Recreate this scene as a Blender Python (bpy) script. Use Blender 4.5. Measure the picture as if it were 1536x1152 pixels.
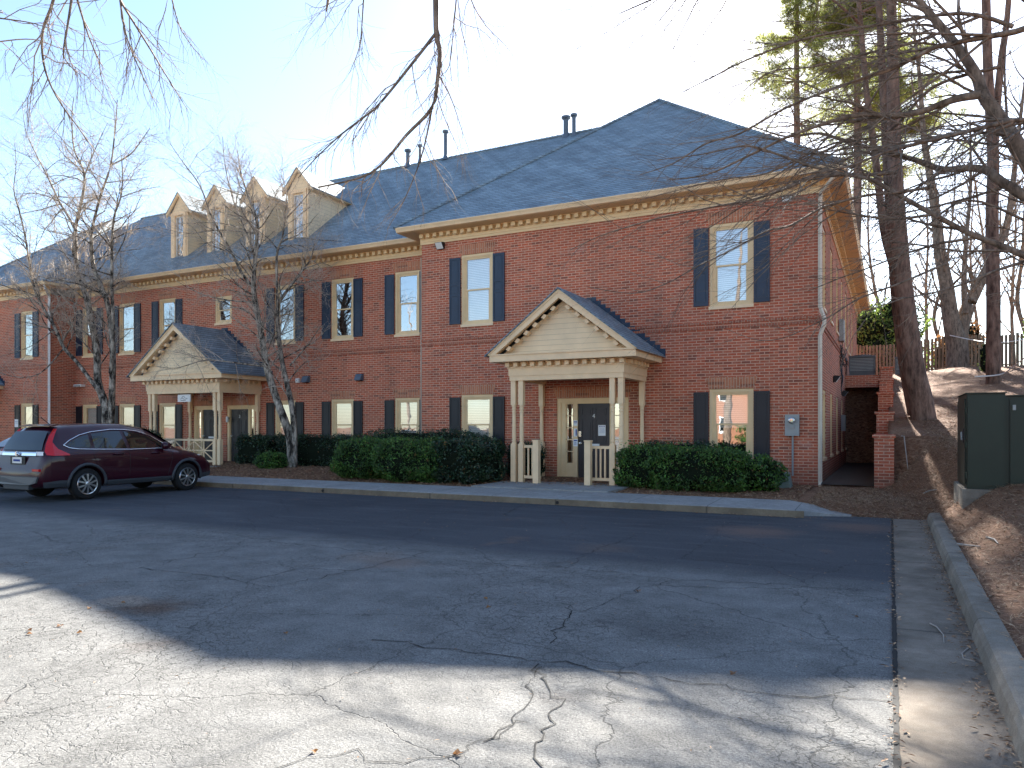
import bpy, bmesh, math, random
from mathutils import Vector, Matrix
R = math.radians
for o in list(bpy.data.objects): bpy.data.objects.remove(o)
SC = bpy.context.scene
COL = SC.collection
rnd = random.Random(7)

# ------------------------------------------------------------ camera, sky, sun
CZ, FPX, HV, YAW = 1.6, 1114.0, 640.0, R(27)
cam = bpy.data.cameras.new('camera'); cam_o = bpy.data.objects.new('camera', cam); COL.objects.link(cam_o)
cam_o.location = (0, 0, CZ); cam_o.rotation_euler = (R(90), 0, YAW)
cam.sensor_width = 36; cam.lens = FPX / 1536 * 36; cam.shift_y = (HV - 576) / 1536
cam.clip_start = .05; cam.clip_end = 2000
SC.camera = cam_o
SUN_EL, SUN_AZ = R(30.6), R(-7.8)          # azimuth from +Y towards +X
world = bpy.data.worlds.new('World'); SC.world = world; world.use_nodes = True
wn = world.node_tree.nodes; bg = wn['Background']
sky = wn.new('ShaderNodeTexSky'); sky.sky_type = 'NISHITA'; sky.sun_disc = False
sky.sun_elevation = SUN_EL; sky.sun_rotation = SUN_AZ; sky.air_density = 1.0; sky.dust_density = .45; sky.ozone_density = 2.0
world.node_tree.links.new(sky.outputs[0], bg.inputs[0]); bg.inputs[1].default_value = .060
sun = bpy.data.lights.new('sun', 'SUN'); sun.energy = 5.0; sun.angle = R(.5); sun.color = (1, .95, .86)
sun_o = bpy.data.objects.new('sun', sun); COL.objects.link(sun_o)
sd = Vector((math.sin(SUN_AZ) * math.cos(SUN_EL), math.cos(SUN_AZ) * math.cos(SUN_EL), math.sin(SUN_EL)))
sun_o.rotation_euler = sd.to_track_quat('Z', 'Y').to_euler(); sun_o.location = (0, 40, 40)
SC.view_settings.view_transform = 'Standard'; SC.view_settings.look = 'None'
SC.view_settings.exposure = 2.45; SC.view_settings.gamma = 1; SC.view_settings.use_curve_mapping = False

# ------------------------------------------------------------ helpers
S_, C_ = math.sin(YAW), math.cos(YAW)
def ray(u, v):
    a = (u - 768) / FPX
    return Vector((-S_ + a * C_, C_ + a * S_, (HV - v) / FPX))
def atY(u, v, Y):
    r = ray(u, v); t = Y / r.y
    return Vector((r.x * t, Y, CZ + r.z * t))
def atT(u, v, t):
    r = ray(u, v); return Vector((r.x * t, r.y * t, CZ + r.z * t))
def atZ(u, v, Z):
    r = ray(u, v); t = (Z - CZ) / r.z; return Vector((r.x * t, r.y * t, Z))

class MB:
    def __init__(s): s.v = []; s.f = []
    def add(s, vs, fs):
        n = len(s.v); s.v.extend([tuple(p) for p in vs]); s.f.extend([tuple(i + n for i in f) for f in fs]); return s
    def box(s, x0, x1, y0, y1, z0, z1):
        vs = [(x, y, z) for z in (z0, z1) for y in (y0, y1) for x in (x0, x1)]
        return s.add(vs, [(0, 2, 3, 1), (4, 5, 7, 6), (0, 1, 5, 4), (2, 6, 7, 3), (0, 4, 6, 2), (1, 3, 7, 5)])
    def quad(s, a, b, c, d): return s.add([a, b, c, d], [(0, 1, 2, 3)])
    def poly(s, pts): return s.add(pts, [tuple(range(len(pts)))])
    def prism(s, pts, d):          # pts: planar polygon, d: offset vector
        n = len(pts); d = Vector(d); a = [Vector(p) for p in pts]
        vs = a + [p + d for p in a]
        fs = [tuple(range(n)), tuple(range(2 * n - 1, n - 1, -1))]
        fs += [(i, i + n, (i + 1) % n + n, (i + 1) % n) for i in range(n)]
        return s.add(vs, fs)
    def tube(s, pts, rads, n=6, cap=True):
        pts = [Vector(p) for p in pts]
        if isinstance(rads, (int, float)): rads = [rads] * len(pts)
        vs = []
        for i, p in enumerate(pts):
            t = pts[min(i + 1, len(pts) - 1)] - pts[max(i - 1, 0)]
            if t.length < 1e-9: t = Vector((0, 0, 1))
            t.normalize()
            ref = Vector((.31, .17, .93)) if abs(t.z) < .9 else Vector((1, .1, 0))
            e1 = t.cross(ref).normalized(); e2 = t.cross(e1)
            for k in range(n):
                a = 2 * math.pi * k / n
                vs.append(p + (e1 * math.cos(a) + e2 * math.sin(a)) * rads[i])
        fs = []
        for i in range(len(pts) - 1):
            for k in range(n):
                fs.append((i * n + k, i * n + (k + 1) % n, (i + 1) * n + (k + 1) % n, (i + 1) * n + k))
        if cap:
            fs.append(tuple(range(n - 1, -1, -1))); m = (len(pts) - 1) * n; fs.append(tuple(range(m, m + n)))
        return s.add(vs, fs)
    def lathe(s, prof, n=16, o=(0, 0, 0), axis='z'):   # prof: (r, h)
        vs = []
        for r, h in prof:
            for k in range(n):
                a = 2 * math.pi * k / n; c, q = r * math.cos(a), r * math.sin(a)
                p = {'z': (c, q, h), 'x': (h, c, q), 'y': (c, h, q)}[axis]
                vs.append((p[0] + o[0], p[1] + o[1], p[2] + o[2]))
        fs = [(i * n + k, i * n + (k + 1) % n, (i + 1) * n + (k + 1) % n, (i + 1) * n + k) for i in range(len(prof) - 1) for k in range(n)]
        fs.append(tuple(range(n - 1, -1, -1))); m = (len(prof) - 1) * n; fs.append(tuple(range(m, m + n)))
        return s.add(vs, fs)
    def build(s, name, mat, parent=None, smooth=False, loc=None, fix=True):
        me = bpy.data.meshes.new(name); me.from_pydata(s.v, [], s.f)
        if fix:
            bm = bmesh.new(); bm.from_mesh(me); bmesh.ops.recalc_face_normals(bm, faces=bm.faces); bm.to_mesh(me); bm.free()
        me.materials.append(mat)
        if smooth: me.shade_smooth()
        o = bpy.data.objects.new(name, me); COL.objects.link(o)
        if parent is not None: o.parent = parent
        if loc is not None: o.location = loc
        return o
def tag(o, label=None, cat=None, group=None, kind=None):
    if label: o['label'] = label
    if cat: o['category'] = cat
    if group: o['group'] = group
    if kind: o['kind'] = kind
    return o
def empty(name, label, cat, loc=(0, 0, 0), group=None, rz=0):
    o = bpy.data.objects.new(name, None); COL.objects.link(o); o.location = loc; o.rotation_euler = (0, 0, rz)
    o.empty_display_size = .2
    return tag(o, label, cat, group)
def copy_tree(o, parent=None, name=None):
    c = o.copy(); COL.objects.link(c)
    if parent is not None: c.parent = parent
    for ch in list(o.children): copy_tree(ch, c)
    return c
def struct(o): o['kind'] = 'structure'; return o

# ------------------------------------------------------------ materials
class NT:
    def __init__(s, name):
        s.m = bpy.data.materials.new(name); s.m.use_nodes = True; s.t = s.m.node_tree; s.n = s.t.nodes
        s.b = s.n['Principled BSDF']
    def N(s, k, **kw):
        nd = s.n.new(k)
        for a, b in kw.items():
            if a.startswith('i_'): nd.inputs[a[2:].replace('_', ' ')].default_value = b
            else: setattr(nd, a, b)
        return nd
    def L(s, a, b): s.t.links.new(a, b)
    def pos(s): return s.N('ShaderNodeNewGeometry').outputs['Position']
    def noise(s, vec, scale, detail=4, rough=.55, out='Fac'):
        n = s.N('ShaderNodeTexNoise'); n.inputs['Scale'].default_value = scale; n.inputs['Detail'].default_value = detail; n.inputs['Roughness'].default_value = rough
        if vec is not None: s.L(vec, n.inputs['Vector'])
        return n.outputs[out]
    def ramp(s, fac, stops):
        r = s.N('ShaderNodeValToRGB'); e = r.color_ramp.elements
        while len(e) < len(stops): e.new(.5)
        for i, (p, c) in enumerate(stops):
            e[i].position = p; e[i].color = (c, c, c, 1) if isinstance(c, (int, float)) else (*c, 1)
        s.L(fac, r.inputs[0]); return r.outputs[0]
    def mix(s, fac, a, b, mode='MIX'):
        m = s.N('ShaderNodeMix', data_type='RGBA', blend_type=mode)
        for sock, val in ((m.inputs[0], fac), (m.inputs[6], a), (m.inputs[7], b)):
            if hasattr(val, 'node'): s.L(val, sock)
            elif isinstance(val, (int, float)): sock.default_value = val if sock == m.inputs[0] else (val, val, val, 1)
            else: sock.default_value = (*val, 1)
        return m.outputs[2]
    def math(s, op, a, b=0., c=0.):
        m = s.N('ShaderNodeMath', operation=op)
        for i, val in enumerate((a, b, c)):
            if hasattr(val, 'node'): s.L(val, m.inputs[i])
            else: m.inputs[i].default_value = val
        return m.outputs[0]
    def bump(s, h, strength=.4, dist=.02, prev=None):
        b = s.N('ShaderNodeBump'); b.inputs['Strength'].default_value = strength; b.inputs['Distance'].default_value = dist
        s.L(h, b.inputs['Height'])
        if prev is not None: s.L(prev, b.inputs['Normal'])
        s.L(b.outputs[0], s.b.inputs['Normal']); return b.outputs[0]
    def fin(s, col, rough=.6, spec=.5, metal=0):
        if hasattr(col, 'node'): s.L(col, s.b.inputs['Base Color'])
        else: s.b.inputs['Base Color'].default_value = (*col, 1)
        if hasattr(rough, 'node'): s.L(rough, s.b.inputs['Roughness'])
        else: s.b.inputs['Roughness'].default_value = rough
        s.b.inputs['Specular IOR Level'].default_value = spec; s.b.inputs['Metallic'].default_value = metal
        return s.m
def wallvec(t, swap=False):
    sp = t.N('ShaderNodeSeparateXYZ'); t.L(t.pos(), sp.inputs[0])
    u = t.math('ADD', sp.outputs[0], sp.outputs[1])
    cb = t.N('ShaderNodeCombineXYZ')
    t.L(u, cb.inputs[1 if swap else 0]); t.L(sp.outputs[2], cb.inputs[0 if swap else 1])
    return cb.outputs[0], u, sp.outputs[2]
def brick_mat(name, c1, c2, mortar, swap=False, row=.07, w=.22):
    t = NT(name); vec, u, z = wallvec(t, swap)
    br = t.N('ShaderNodeTexBrick'); t.L(vec, br.inputs['Vector'])
    for k, v in (('Scale', 1), ('Brick Width', w), ('Row Height', row), ('Mortar Size', .009), ('Mortar Smooth', .15), ('Bias', -.1)): br.inputs[k].default_value = v
    br.inputs['Color1'].default_value = (*c1, 1); br.inputs['Color2'].default_value = (*c2, 1); br.inputs['Mortar'].default_value = (*mortar, 1)
    # a few odd bricks, darker or paler
    vo = t.N('ShaderNodeTexNoise'); vo.inputs['Scale'].default_value = 6; vo.inputs['Detail'].default_value = 2; t.L(vec, vo.inputs['Vector'])
    col = t.mix(t.ramp(vo.outputs[0], [(.38, 0), (.7, .45)]), br.outputs['Color'], (.46, .24, .16), 'MIX')
    big = t.noise(t.pos(), .7, 5)
    col = t.mix(.55, col, t.ramp(big, [(.3, (.75, .72, .72)), (.7, (1.15, 1.1, 1.08))]), 'MULTIPLY')
    col = t.mix(t.ramp(t.noise(t.pos(), 2.3, 6), [(.62, 0), (.8, .22)]), col, (.5, .45, .42))
    fine = t.noise(t.pos(), 60, 3)
    col = t.mix(.5, col, t.ramp(fine, [(.3, .7), (.7, 1.2)]), 'MULTIPLY')
    pb = t.N('ShaderNodeVectorMath', operation='SNAP'); t.L(vec, pb.inputs[0]); pb.inputs[1].default_value = (w, row, 1) if not swap else (row, w, 1)
    wn_ = t.N('ShaderNodeTexWhiteNoise', noise_dimensions='3D'); t.L(pb.outputs[0], wn_.inputs[0])
    odd = t.math('MULTIPLY', t.ramp(wn_.outputs[0], [(.88, 0), (.92, .6)]), t.math('SUBTRACT', 1.0, br.outputs['Fac']))
    col = t.mix(odd, col, (.14, .06, .045))
    mp2 = t.N('ShaderNodeMapping'); t.L(t.pos(), mp2.inputs[0]); mp2.inputs['Scale'].default_value = (2.2, 2.2, .35)
    col = t.mix(t.ramp(t.noise(mp2.outputs[0], 1, 7, .65), [(.55, 0), (.8, .4)]), col, (.17, .09, .065))
    base = t.math('ADD', z, t.math('MULTIPLY', t.noise(t.pos(), 1.8, 5), .7))
    col = t.mix(t.ramp(base, [(.45, .65), (1.0, 0)]), col, (.12, .075, .055))
    t.bump(t.math('SUBTRACT', fine, t.math('MULTIPLY', br.outputs['Fac'], 1.5)), .5, .008)
    return t.fin(col, .85, .25)
M = {}
M['brick'] = brick_mat('brick', (.54, .122, .058), (.35, .083, .045), (.66, .42, .29))
M['arch'] = brick_mat('arch_brick', (.58, .22, .11), (.42, .14, .07), (.52, .36, .25), True, .068, .4)
M['band'] = brick_mat('band_brick', (.44, .11, .055), (.32, .075, .045), (.40, .26, .18), True, .07, .3)
def paint(name, c, rough=.5, var=.12, scale=3, bump=0.):
    t = NT(name); n = t.noise(t.pos(), scale, 6, .6)
    col = t.mix(1.0, c, t.ramp(n, [(.3, 1 - var), (.7, 1 + var * .4)]), 'MULTIPLY')
    d = t.noise(t.pos(), scale * 9, 3)
    col = t.mix(t.ramp(d, [(.6, 0), (.85, var)]), col, tuple(x * .45 for x in c))
    if bump: t.bump(d, bump, .01)
    return t.fin(col, rough, .4)
M['cream'] = paint('cream_paint', (.80, .58, .32), .5, .1)
M['cream_pale'] = paint('pale_trim_paint', (.87, .63, .38), .5, .12)
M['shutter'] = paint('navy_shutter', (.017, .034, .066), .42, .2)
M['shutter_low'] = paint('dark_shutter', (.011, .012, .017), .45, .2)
M['door'] = paint('dark_door', (.028, .026, .030), .4, .15)
M['white'] = paint('white_paint', (.78, .76, .72), .5, .08)
M['dspout'] = paint('downspout_paint', (.70, .60, .47), .45, .15)
M['pipe'] = paint('grey_vent_metal', (.10, .13, .17), .5, .2)
M['grey_metal'] = paint('grey_metal', (.33, .34, .33), .45, .15)
M['black'] = paint('black_plastic', (.012, .012, .014), .45, .1)
M['green_cab'] = paint('green_cabinet', (.008, .020, .011), .45, .25, 2)
M['green_box'] = paint('pale_green_plastic', (.20, .27, .24), .5, .2)
M['ac'] = paint('ac_casing', (.10, .105, .11), .5, .2)
M['paper'] = paint('paper', (.8, .8, .78), .7, .04)
M['ink'] = paint('blue_ink', (.03, .06, .25), .7, .04)
M['brass'] = NT('brass').fin((.75, .7, .62), .25, .5, 1)
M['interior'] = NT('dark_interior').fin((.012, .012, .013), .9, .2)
def blind_mat():
    t = NT('window_blind'); sp = t.N('ShaderNodeSeparateXYZ'); t.L(t.pos(), sp.inputs[0])
    w = t.math('SINE', t.math('MULTIPLY', sp.outputs[2], 2 * math.pi / .05))
    col = t.mix(t.ramp(w, [(.0, 0), (.2, 1)]), (.55, .53, .46), (.86, .84, .76))
    n = t.noise(t.pos(), 3, 4); col = t.mix(.5, col, t.ramp(n, [(.3, .85), (.7, 1.1)]), 'MULTIPLY')
    return t.fin(col, .8, .2)
M['blind'] = blind_mat()
def glass_mat(name, refl, tint=.9):
    t = NT(name)
    g = t.N('ShaderNodeBsdfGlossy'); g.inputs['Roughness'].default_value = .012; g.inputs['Color'].default_value = (.95, .97, 1, 1)
    tr = t.N('ShaderNodeBsdfTransparent'); tr.inputs[0].default_value = (tint, tint, tint, 1)
    n = t.noise(t.pos(), 2.2, 2); b = t.N('ShaderNodeBump'); b.inputs['Strength'].default_value = .12; b.inputs['Distance'].default_value = .006
    t.L(n, b.inputs['Height']); t.L(b.outputs[0], g.inputs['Normal'])
    fr = t.N('ShaderNodeFresnel'); fr.inputs['IOR'].default_value = 1.5
    f = t.math('MINIMUM', t.math('ADD', t.math('MULTIPLY', fr.outputs[0], 1.4), refl), .95)
    mx = t.N('ShaderNodeMixShader'); t.L(f, mx.inputs[0]); t.L(tr.outputs[0], mx.inputs[1]); t.L(g.outputs[0], mx.inputs[2])
    t.L(mx.outputs[0], t.n['Material Output'].inputs[0]); return t.m
M['glass'] = glass_mat('window_glass', .38)
M['glass_clear'] = glass_mat('window_glass_blind', .24)
def shingle_mat():
    t = NT('roof_shingles'); vec, u, z = wallvec(t)
    br = t.N('ShaderNodeTexBrick'); t.L(vec, br.inputs['Vector'])
    for k, v in (('Scale', 1), ('Brick Width', .32), ('Row Height', .088), ('Mortar Size', .006), ('Mortar Smooth', .6)): br.inputs[k].default_value = v
    br.inputs['Color1'].default_value = (.25, .325, .37, 1); br.inputs['Color2'].default_value = (.165, .22, .26, 1); br.inputs['Mortar'].default_value = (.05, .065, .08, 1)
    n = t.noise(t.pos(), 1.1, 6); g = t.noise(t.pos(), 90, 2)
    col = t.mix(.6, br.outputs['Color'], t.ramp(n, [(.3, .75), (.7, 1.2)]), 'MULTIPLY')
    col = t.mix(.6, col, t.ramp(g, [(.3, .6), (.7, 1.35)]), 'MULTIPLY')
    mp2 = t.N('ShaderNodeMapping'); t.L(vec, mp2.inputs[0]); mp2.inputs['Scale'].default_value = (1.6, .25, 1)
    col = t.mix(.7, col, t.ramp(t.noise(mp2.outputs[0], 1, 6), [(.35, .72), (.65, 1.2)]), 'MULTIPLY')
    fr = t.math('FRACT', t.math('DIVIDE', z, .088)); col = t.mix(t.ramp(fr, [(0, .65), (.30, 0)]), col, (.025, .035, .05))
    t.bump(t.math('SUBTRACT', g, t.math('MULTIPLY', br.outputs['Fac'], 2)), .5, .012)
    return t.fin(col, .72, .5)
M['shingle'] = shingle_mat()
def siding_mat():
    t = NT('siding'); sp = t.N('ShaderNodeSeparateXYZ'); t.L(t.pos(), sp.inputs[0])
    f = t.math('FRACT', t.math('DIVIDE', sp.outputs[2], .13))
    col = t.mix(t.ramp(f, [(.0, 1), (.08, 0)]), (.84, .66, .43), (.36, .27, .17))
    col = t.mix(.6, col, t.ramp(t.noise(t.pos(), 2, 5), [(.3, .8), (.7, 1.1)]), 'MULTIPLY')
    t.bump(f, .5, .02); return t.fin(col, .6, .35)
M['siding'] = siding_mat()
def concrete_mat(name, c, dark=.55, jx=0., jy=0.):
    t = NT(name); p = t.pos()
    n = t.noise(p, 1.3, 8, .65); n2 = t.noise(p, 9, 6, .7); g = t.noise(p, 160, 2)
    col = t.mix(t.ramp(n, [(.35, 0), (.7, 1)]), tuple(x * dark for x in c), c)
    col = t.mix(t.ramp(n2, [(.3, .55), (.55, 0)]), col, tuple(x * .5 for x in (c[0], c[1] * .9, c[2] * .8)))
    col = t.mix(.7, col, t.ramp(g, [(.3, .65), (.7, 1.3)]), 'MULTIPLY')
    sp = t.N('ShaderNodeSeparateXYZ'); t.L(p, sp.inputs[0])
    for ax, per in ((0, jx), (1, jy)):
        if per:
            f = t.math('FRACT', t.math('DIVIDE', sp.outputs[ax], per))
            k = t.ramp(f, [(.0, 1), (.016, 0)]); col = t.mix(t.math('MULTIPLY', k, .7), col, (.03, .028, .025))
    t.bump(t.math('ADD', g, n2), .35, .008); return t.fin(col, .9, .2)
M['concrete'] = concrete_mat('sidewalk_concrete', (.36, .35, .33), .75, 1.52)
M['curb'] = concrete_mat('curb_concrete', (.30, .24, .17), .5, 3.05)
M['gutter_pan'] = concrete_mat('gutter_concrete', (.29, .24, .19), .38, 0, 3.3)
M['kerb_right'] = concrete_mat('kerb_concrete', (.36, .31, .25), .42, 0, 3.3)
def asphalt_mat():
    t = NT('asphalt'); p = t.pos(); sp = t.N('ShaderNodeSeparateXYZ'); t.L(p, sp.inputs[0])
    y = sp.outputs[1]; x = sp.outputs[0]
    wob = t.noise(p, .5, 4)
    yy = t.math('ADD', y, t.math('MULTIPLY', t.math('SUBTRACT', wob, .5), .5))
    new = t.ramp(t.math('MULTIPLY_ADD', yy, .1, 0), [(.78, 0), (.87, 1)])     # newer sealed strip by the kerb, y > 8.2
    big = t.noise(p, .35, 7, .6); mid = t.noise(p, 2.2, 7, .65); g = t.noise(p, 70, 4, .8); g2 = t.noise(p, 24, 5, .75)
    old = t.mix(t.ramp(mid, [(.3, 0), (.7, 1)]), (.135, .132, .126), (.245, .24, .228))
    nw = t.mix(t.ramp(big, [(.35, 0), (.65, 1)]), (.048, .052, .060), (.078, .083, .093))
    # sealer streaks drawn along the parking direction
    mp = t.N('ShaderNodeMapping'); t.L(p, mp.inputs[0]); mp.inputs['Scale'].default_value = (.5, 2.6, 1); mp.inputs['Rotation'].default_value = (0, 0, .35)
    st = t.noise(mp.outputs[0], 1.2, 5)
    nw = t.mix(t.ramp(st, [(.5, 0), (.72, .5)]), nw, (.115, .12, .128))
    col = t.mix(new, old, nw)
    # red clay stains
    cl = t.noise(p, .9, 5); clm = t.math('MULTIPLY', t.ramp(cl, [(.62, 0), (.74, .6)]), t.ramp(big, [(.45, 0), (.6, 1)]))
    col = t.mix(clm, col, (.22, .13, .085))
    wv = t.N('ShaderNodeVectorMath', operation='MULTIPLY_ADD'); t.L(t.noise(p, 3, 5, .65, 'Color'), wv.inputs[0]); wv.inputs[1].default_value = (.7, .7, 0); t.L(p, wv.inputs[2])
    for (u_, v_, rx, cc, am) in ((228, 911, .42, (.12, .07, .045), .85), (175, 903, .3, (.40, .30, .22), .5), (1130, 797, .8, (.22, .13, .095), .6), (1290, 791, .75, (.20, .12, .09), .55), (560, 835, .5, (.25, .17, .12), .4), (590, 845, .45, (.22, .14, .10), .45), (905, 822, .5, (.20, .14, .11), .35), (1000, 940, .6, (.05, .05, .05), .45), (500, 1040, .5, (.10, .095, .09), .35)):
        c_ = atZ(u_, v_, 0); dv = t.N('ShaderNodeVectorMath', operation='DISTANCE'); t.L(wv.outputs[0], dv.inputs[0]); dv.inputs[1].default_value = (c_.x + .35, c_.y + .35, 0)
        col = t.mix(t.math('MULTIPLY', t.ramp(t.math('DIVIDE', dv.outputs['Value'], rx), [(.3, 1), (1, 0)]), am), col, cc)
    col = t.mix(.85, col, t.ramp(g, [(.34, .25), (.47, .85), (.55, 1.05), (.68, 1.7)]), 'MULTIPLY')
    col = t.mix(.5, col, t.ramp(g2, [(.32, .55), (.6, 1.1)]), 'MULTIPLY')
    # alligator cracking on the old part
    dis = t.N('ShaderNodeVectorMath', operation='MULTIPLY_ADD'); nn = t.noise(p, 3.5, 5, .6, 'Color'); t.L(nn, dis.inputs[0]); dis.inputs[1].default_value = (.35, .35, 0); t.L(p, dis.inputs[2])
    def crack(scale, w):
        v = t.N('ShaderNodeTexVoronoi', feature='DISTANCE_TO_EDGE'); v.inputs['Scale'].default_value = scale; t.L(dis.outputs[0], v.inputs['Vector'])
        return t.ramp(v.outputs[0], [(0, 1), (w, 0)])
    mask = t.math('MULTIPLY', t.math('SUBTRACT', 1.0, t.math('MULTIPLY', new, .96)), t.ramp(t.noise(p, .45, 3), [(.42, .1), (.60, 1)]))
    c1 = t.math('MULTIPLY', crack(11.5, .045), mask)
    c2 = t.math('MULTIPLY', crack(.5, .003), .6)
    ck = t.math('MAXIMUM', t.math('MULTIPLY', c1, .6), c2)
    col = t.mix(ck, col, (.025, .023, .022))
    b = t.bump(t.math('SUBTRACT', t.math('ADD', g, g2), t.math('MULTIPLY', ck, 2)), .75, .012)
    return t.fin(col, .88, .3)
M['asphalt'] = asphalt_mat()
M['crack'] = paint('crack_tar', (.012, .011, .011), .9, .1)
def straw_mat():
    t = NT('pine_straw'); p = t.pos()
    cols = []
    for rot, sc in ((.4, 1), (1.7, 1.3), (-.7, .8)):
        mp = t.N('ShaderNodeMapping'); t.L(p, mp.inputs[0]); mp.inputs['Rotation'].default_value = (0, 0, rot); mp.inputs['Scale'].default_value = (sc * 9, sc * 60, 20)
        cols.append(t.noise(mp.outputs[0], 1, 3))
    n = t.math('MAXIMUM', cols[0], t.math('MAXIMUM', cols[1], cols[2])); big = t.noise(p, 1.4, 6)
    col = t.ramp(n, [(.42, (.065, .034, .022)), (.56, (.26, .13, .075)), (.75, (.52, .33, .2))])
    col = t.mix(t.ramp(big, [(.35, 0), (.7, .8)]), col, (.17, .08, .045))
    col = t.mix(t.ramp(t.noise(p, 14, 5), [(.6, 0), (.75, .5)]), col, (.33, .24, .16))
    t.bump(t.math('ADD', n, t.noise(p, 12, 6)), .9, .05); return t.fin(col, .9, .15)
M['straw'] = straw_mat()
def litter_mat(name, a, b):
    t = NT(name); g = t.N('ShaderNodeNewGeometry'); return t.fin(t.ramp(g.outputs['Random Per Island'], [(0, a), (1, b)]), .75, .25)
M['litter'] = litter_mat('leaf_litter', (.12, .055, .03), (.52, .34, .2))
M['twiglitter'] = litter_mat('fallen_twigs', (.25, .2, .16), (.45, .4, .35))
def leaf_mat(name, a, b, trans=.25, rough=.42):
    t = NT(name); g = t.N('ShaderNodeNewGeometry')
    col = t.ramp(g.outputs['Random Per Island'], [(0, a), (.75, b), (.94, tuple(min(1, x * 1.7) for x in b)), (.965, tuple(min(1, x * 1.7) for x in b)), (.975, (.16, .085, .035))])
    pn = t.noise(t.pos(), 2.6, 4); col = t.mix(.8, col, t.ramp(pn, [(.35, (.55, .55, .6)), (.65, (1.5, 1.45, 1.1))]), 'MULTIPLY')
    t.fin(col, rough, .4)
    tl = t.N('ShaderNodeBsdfTranslucent'); t.L(col, tl.inputs[0]); mx = t.N('ShaderNodeMixShader'); mx.inputs[0].default_value = trans
    t.L(t.b.outputs[0], mx.inputs[1]); t.L(tl.outputs[0], mx.inputs[2]); t.L(mx.outputs[0], t.n['Material Output'].inputs[0]); return t.m
M['hedge'] = leaf_mat('hedge_leaves', (.02, .055, .014), (.07, .15, .03), .15, .5)
M['hedge_dark'] = leaf_mat('holly_leaves', (.010, .026, .016), (.030, .060, .032), .1, .32)
M['needles'] = leaf_mat('pine_needles', (.10, .13, .035), (.30, .32, .10), .65)
M['evergreen'] = leaf_mat('evergreen_leaves', (.06, .11, .03), (.2, .27, .07), .5)
M['brownleaf'] = leaf_mat('dry_leaves', (.16, .07, .03), (.36, .18, .08), .4)
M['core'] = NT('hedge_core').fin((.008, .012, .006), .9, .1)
def bark_mat(name, a, b, sc=6, stretch=5, lo=.32, hi=.62):
    t = NT(name); mp = t.N('ShaderNodeMapping'); t.L(t.pos(), mp.inputs[0]); mp.inputs['Scale'].default_value = (sc, sc, sc / stretch)
    n = t.noise(mp.outputs[0], 1, 6, .7); col = t.ramp(n, [(lo, a), (hi, b)])
    n2 = t.noise(t.pos(), 1.7, 4); col = t.mix(.5, col, t.ramp(n2, [(.3, .65), (.7, 1.25)]), 'MULTIPLY')
    t.bump(n, .9, .03); return t.fin(col, .85, .2)
M['bark_pine'] = bark_mat('pine_bark', (.045, .026, .02), (.25, .155, .115), 9, 4)
M['bark_pale'] = bark_mat('pale_bark', (.025, .019, .015), (.50, .43, .35), 7, 2.6, .42, .64)
M['bark_grey'] = bark_mat('grey_bark', (.055, .040, .030), (.27, .205, .155), 10, 3)
M['twig'] = bark_mat('twig_bark', (.19, .135, .10), (.48, .37, .27), 10, 1)
M['twig_pale'] = bark_mat('pale_twig_bark', (.22, .17, .13), (.62, .52, .42), 10, 1)
M['wood'] = bark_mat('fence_wood', (.09, .07, .05), (.26, .20, .14), 12, 8)

# ------------------------------------------------------------ the ground
def sm(a, b, x):
    t = max(0., min(1., (x - a) / (b - a))); return t * t * (3 - 2 * t)
from mathutils import noise as mn
def hill(x, y):
    yy = min(y, 36.0)
    d = yy - 10.5; h = .15 + .145 * (d * .5 + math.sqrt(d * d * .25 + .6)) + max(0, min(y, 46) - 36) * .04
    h += .14 * max(0, min(x - .8, 1.6)) * sm(2, 10, y)
    if y > 47: h -= (y - 47) * .03
    h += .05 * mn.noise(Vector((x * .7, y * .7, 0))) + .025 * mn.noise(Vector((x * 2.5, y * 2.5, 3)))
    return h
def ground(x, y):
    h = hill(x, y)
    if y < 14.35 and x > .68: return .145 + (h - .145) * sm(.62, 1.5, x)
    k = sm(14.4, 18.5, y); f = sm(.66 - .9 * k, 2.0 - .9 * k, x) if y < 18.7 else (1. if x > -.12 else 0.)
    if y < 19.5: h2 = -.012 + .17 * sm(14.4, 15.5, y) + .03 * sm(15, 18, y)
    else: h2 = .2
    if y > 31 and x > -.34: f = 1.
    if y > 31 and x <= -.34: return 3.5
    n = .02 * mn.noise(Vector((x * 2, y * 2, 1))) * sm(14.4, 15.2, y)
    if y < 15.2 and x < .74: f = 0.
    if y < 15.4 and .6 < x < .76: h2 = max(h2, .10)
    return h2 + n + (h - h2) * f
def axis(parts):
    out = []
    for a, b, st in parts:
        n = max(1, int(round((b - a) / st))); out += [a + (b - a) * i / n for i in range(n)]
    out.append(parts[-1][1]); return out
def sheet(name, xs, ys, fz, mat):
    mb = MB(); nx, ny = len(xs), len(ys)
    mb.v = [(x, y, fz(x, y)) for y in ys for x in xs]
    mb.f = [(j * nx + i, j * nx + i + 1, (j + 1) * nx + i + 1, (j + 1) * nx + i) for j in range(ny - 1) for i in range(nx - 1)]
    return struct(mb.build(name, mat, smooth=True, fix=False))
sheet('ground', [-600, -200, -80, 80, 200, 600], [-600, -200, -60, 60, 200, 700], lambda x, y: -.12, M['straw'])
sheet('hillside', axis([(.68, 2, .08), (2, 6, .2), (6, 16, .6), (16, 60, 3)]), axis([(-12, 3, .6), (3, 14.36, .12)]), ground, M['straw'])
sheet('hillside', axis([(-1.62, -.2, .1), (-.2, 2, .08), (2, 6, .2), (6, 16, .6), (16, 60, 3)]), axis([(14.36, 22, .12), (22, 31, .2), (31, 31.04, .02), (31.04, 60, .7)]), ground, M['straw'])
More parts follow.
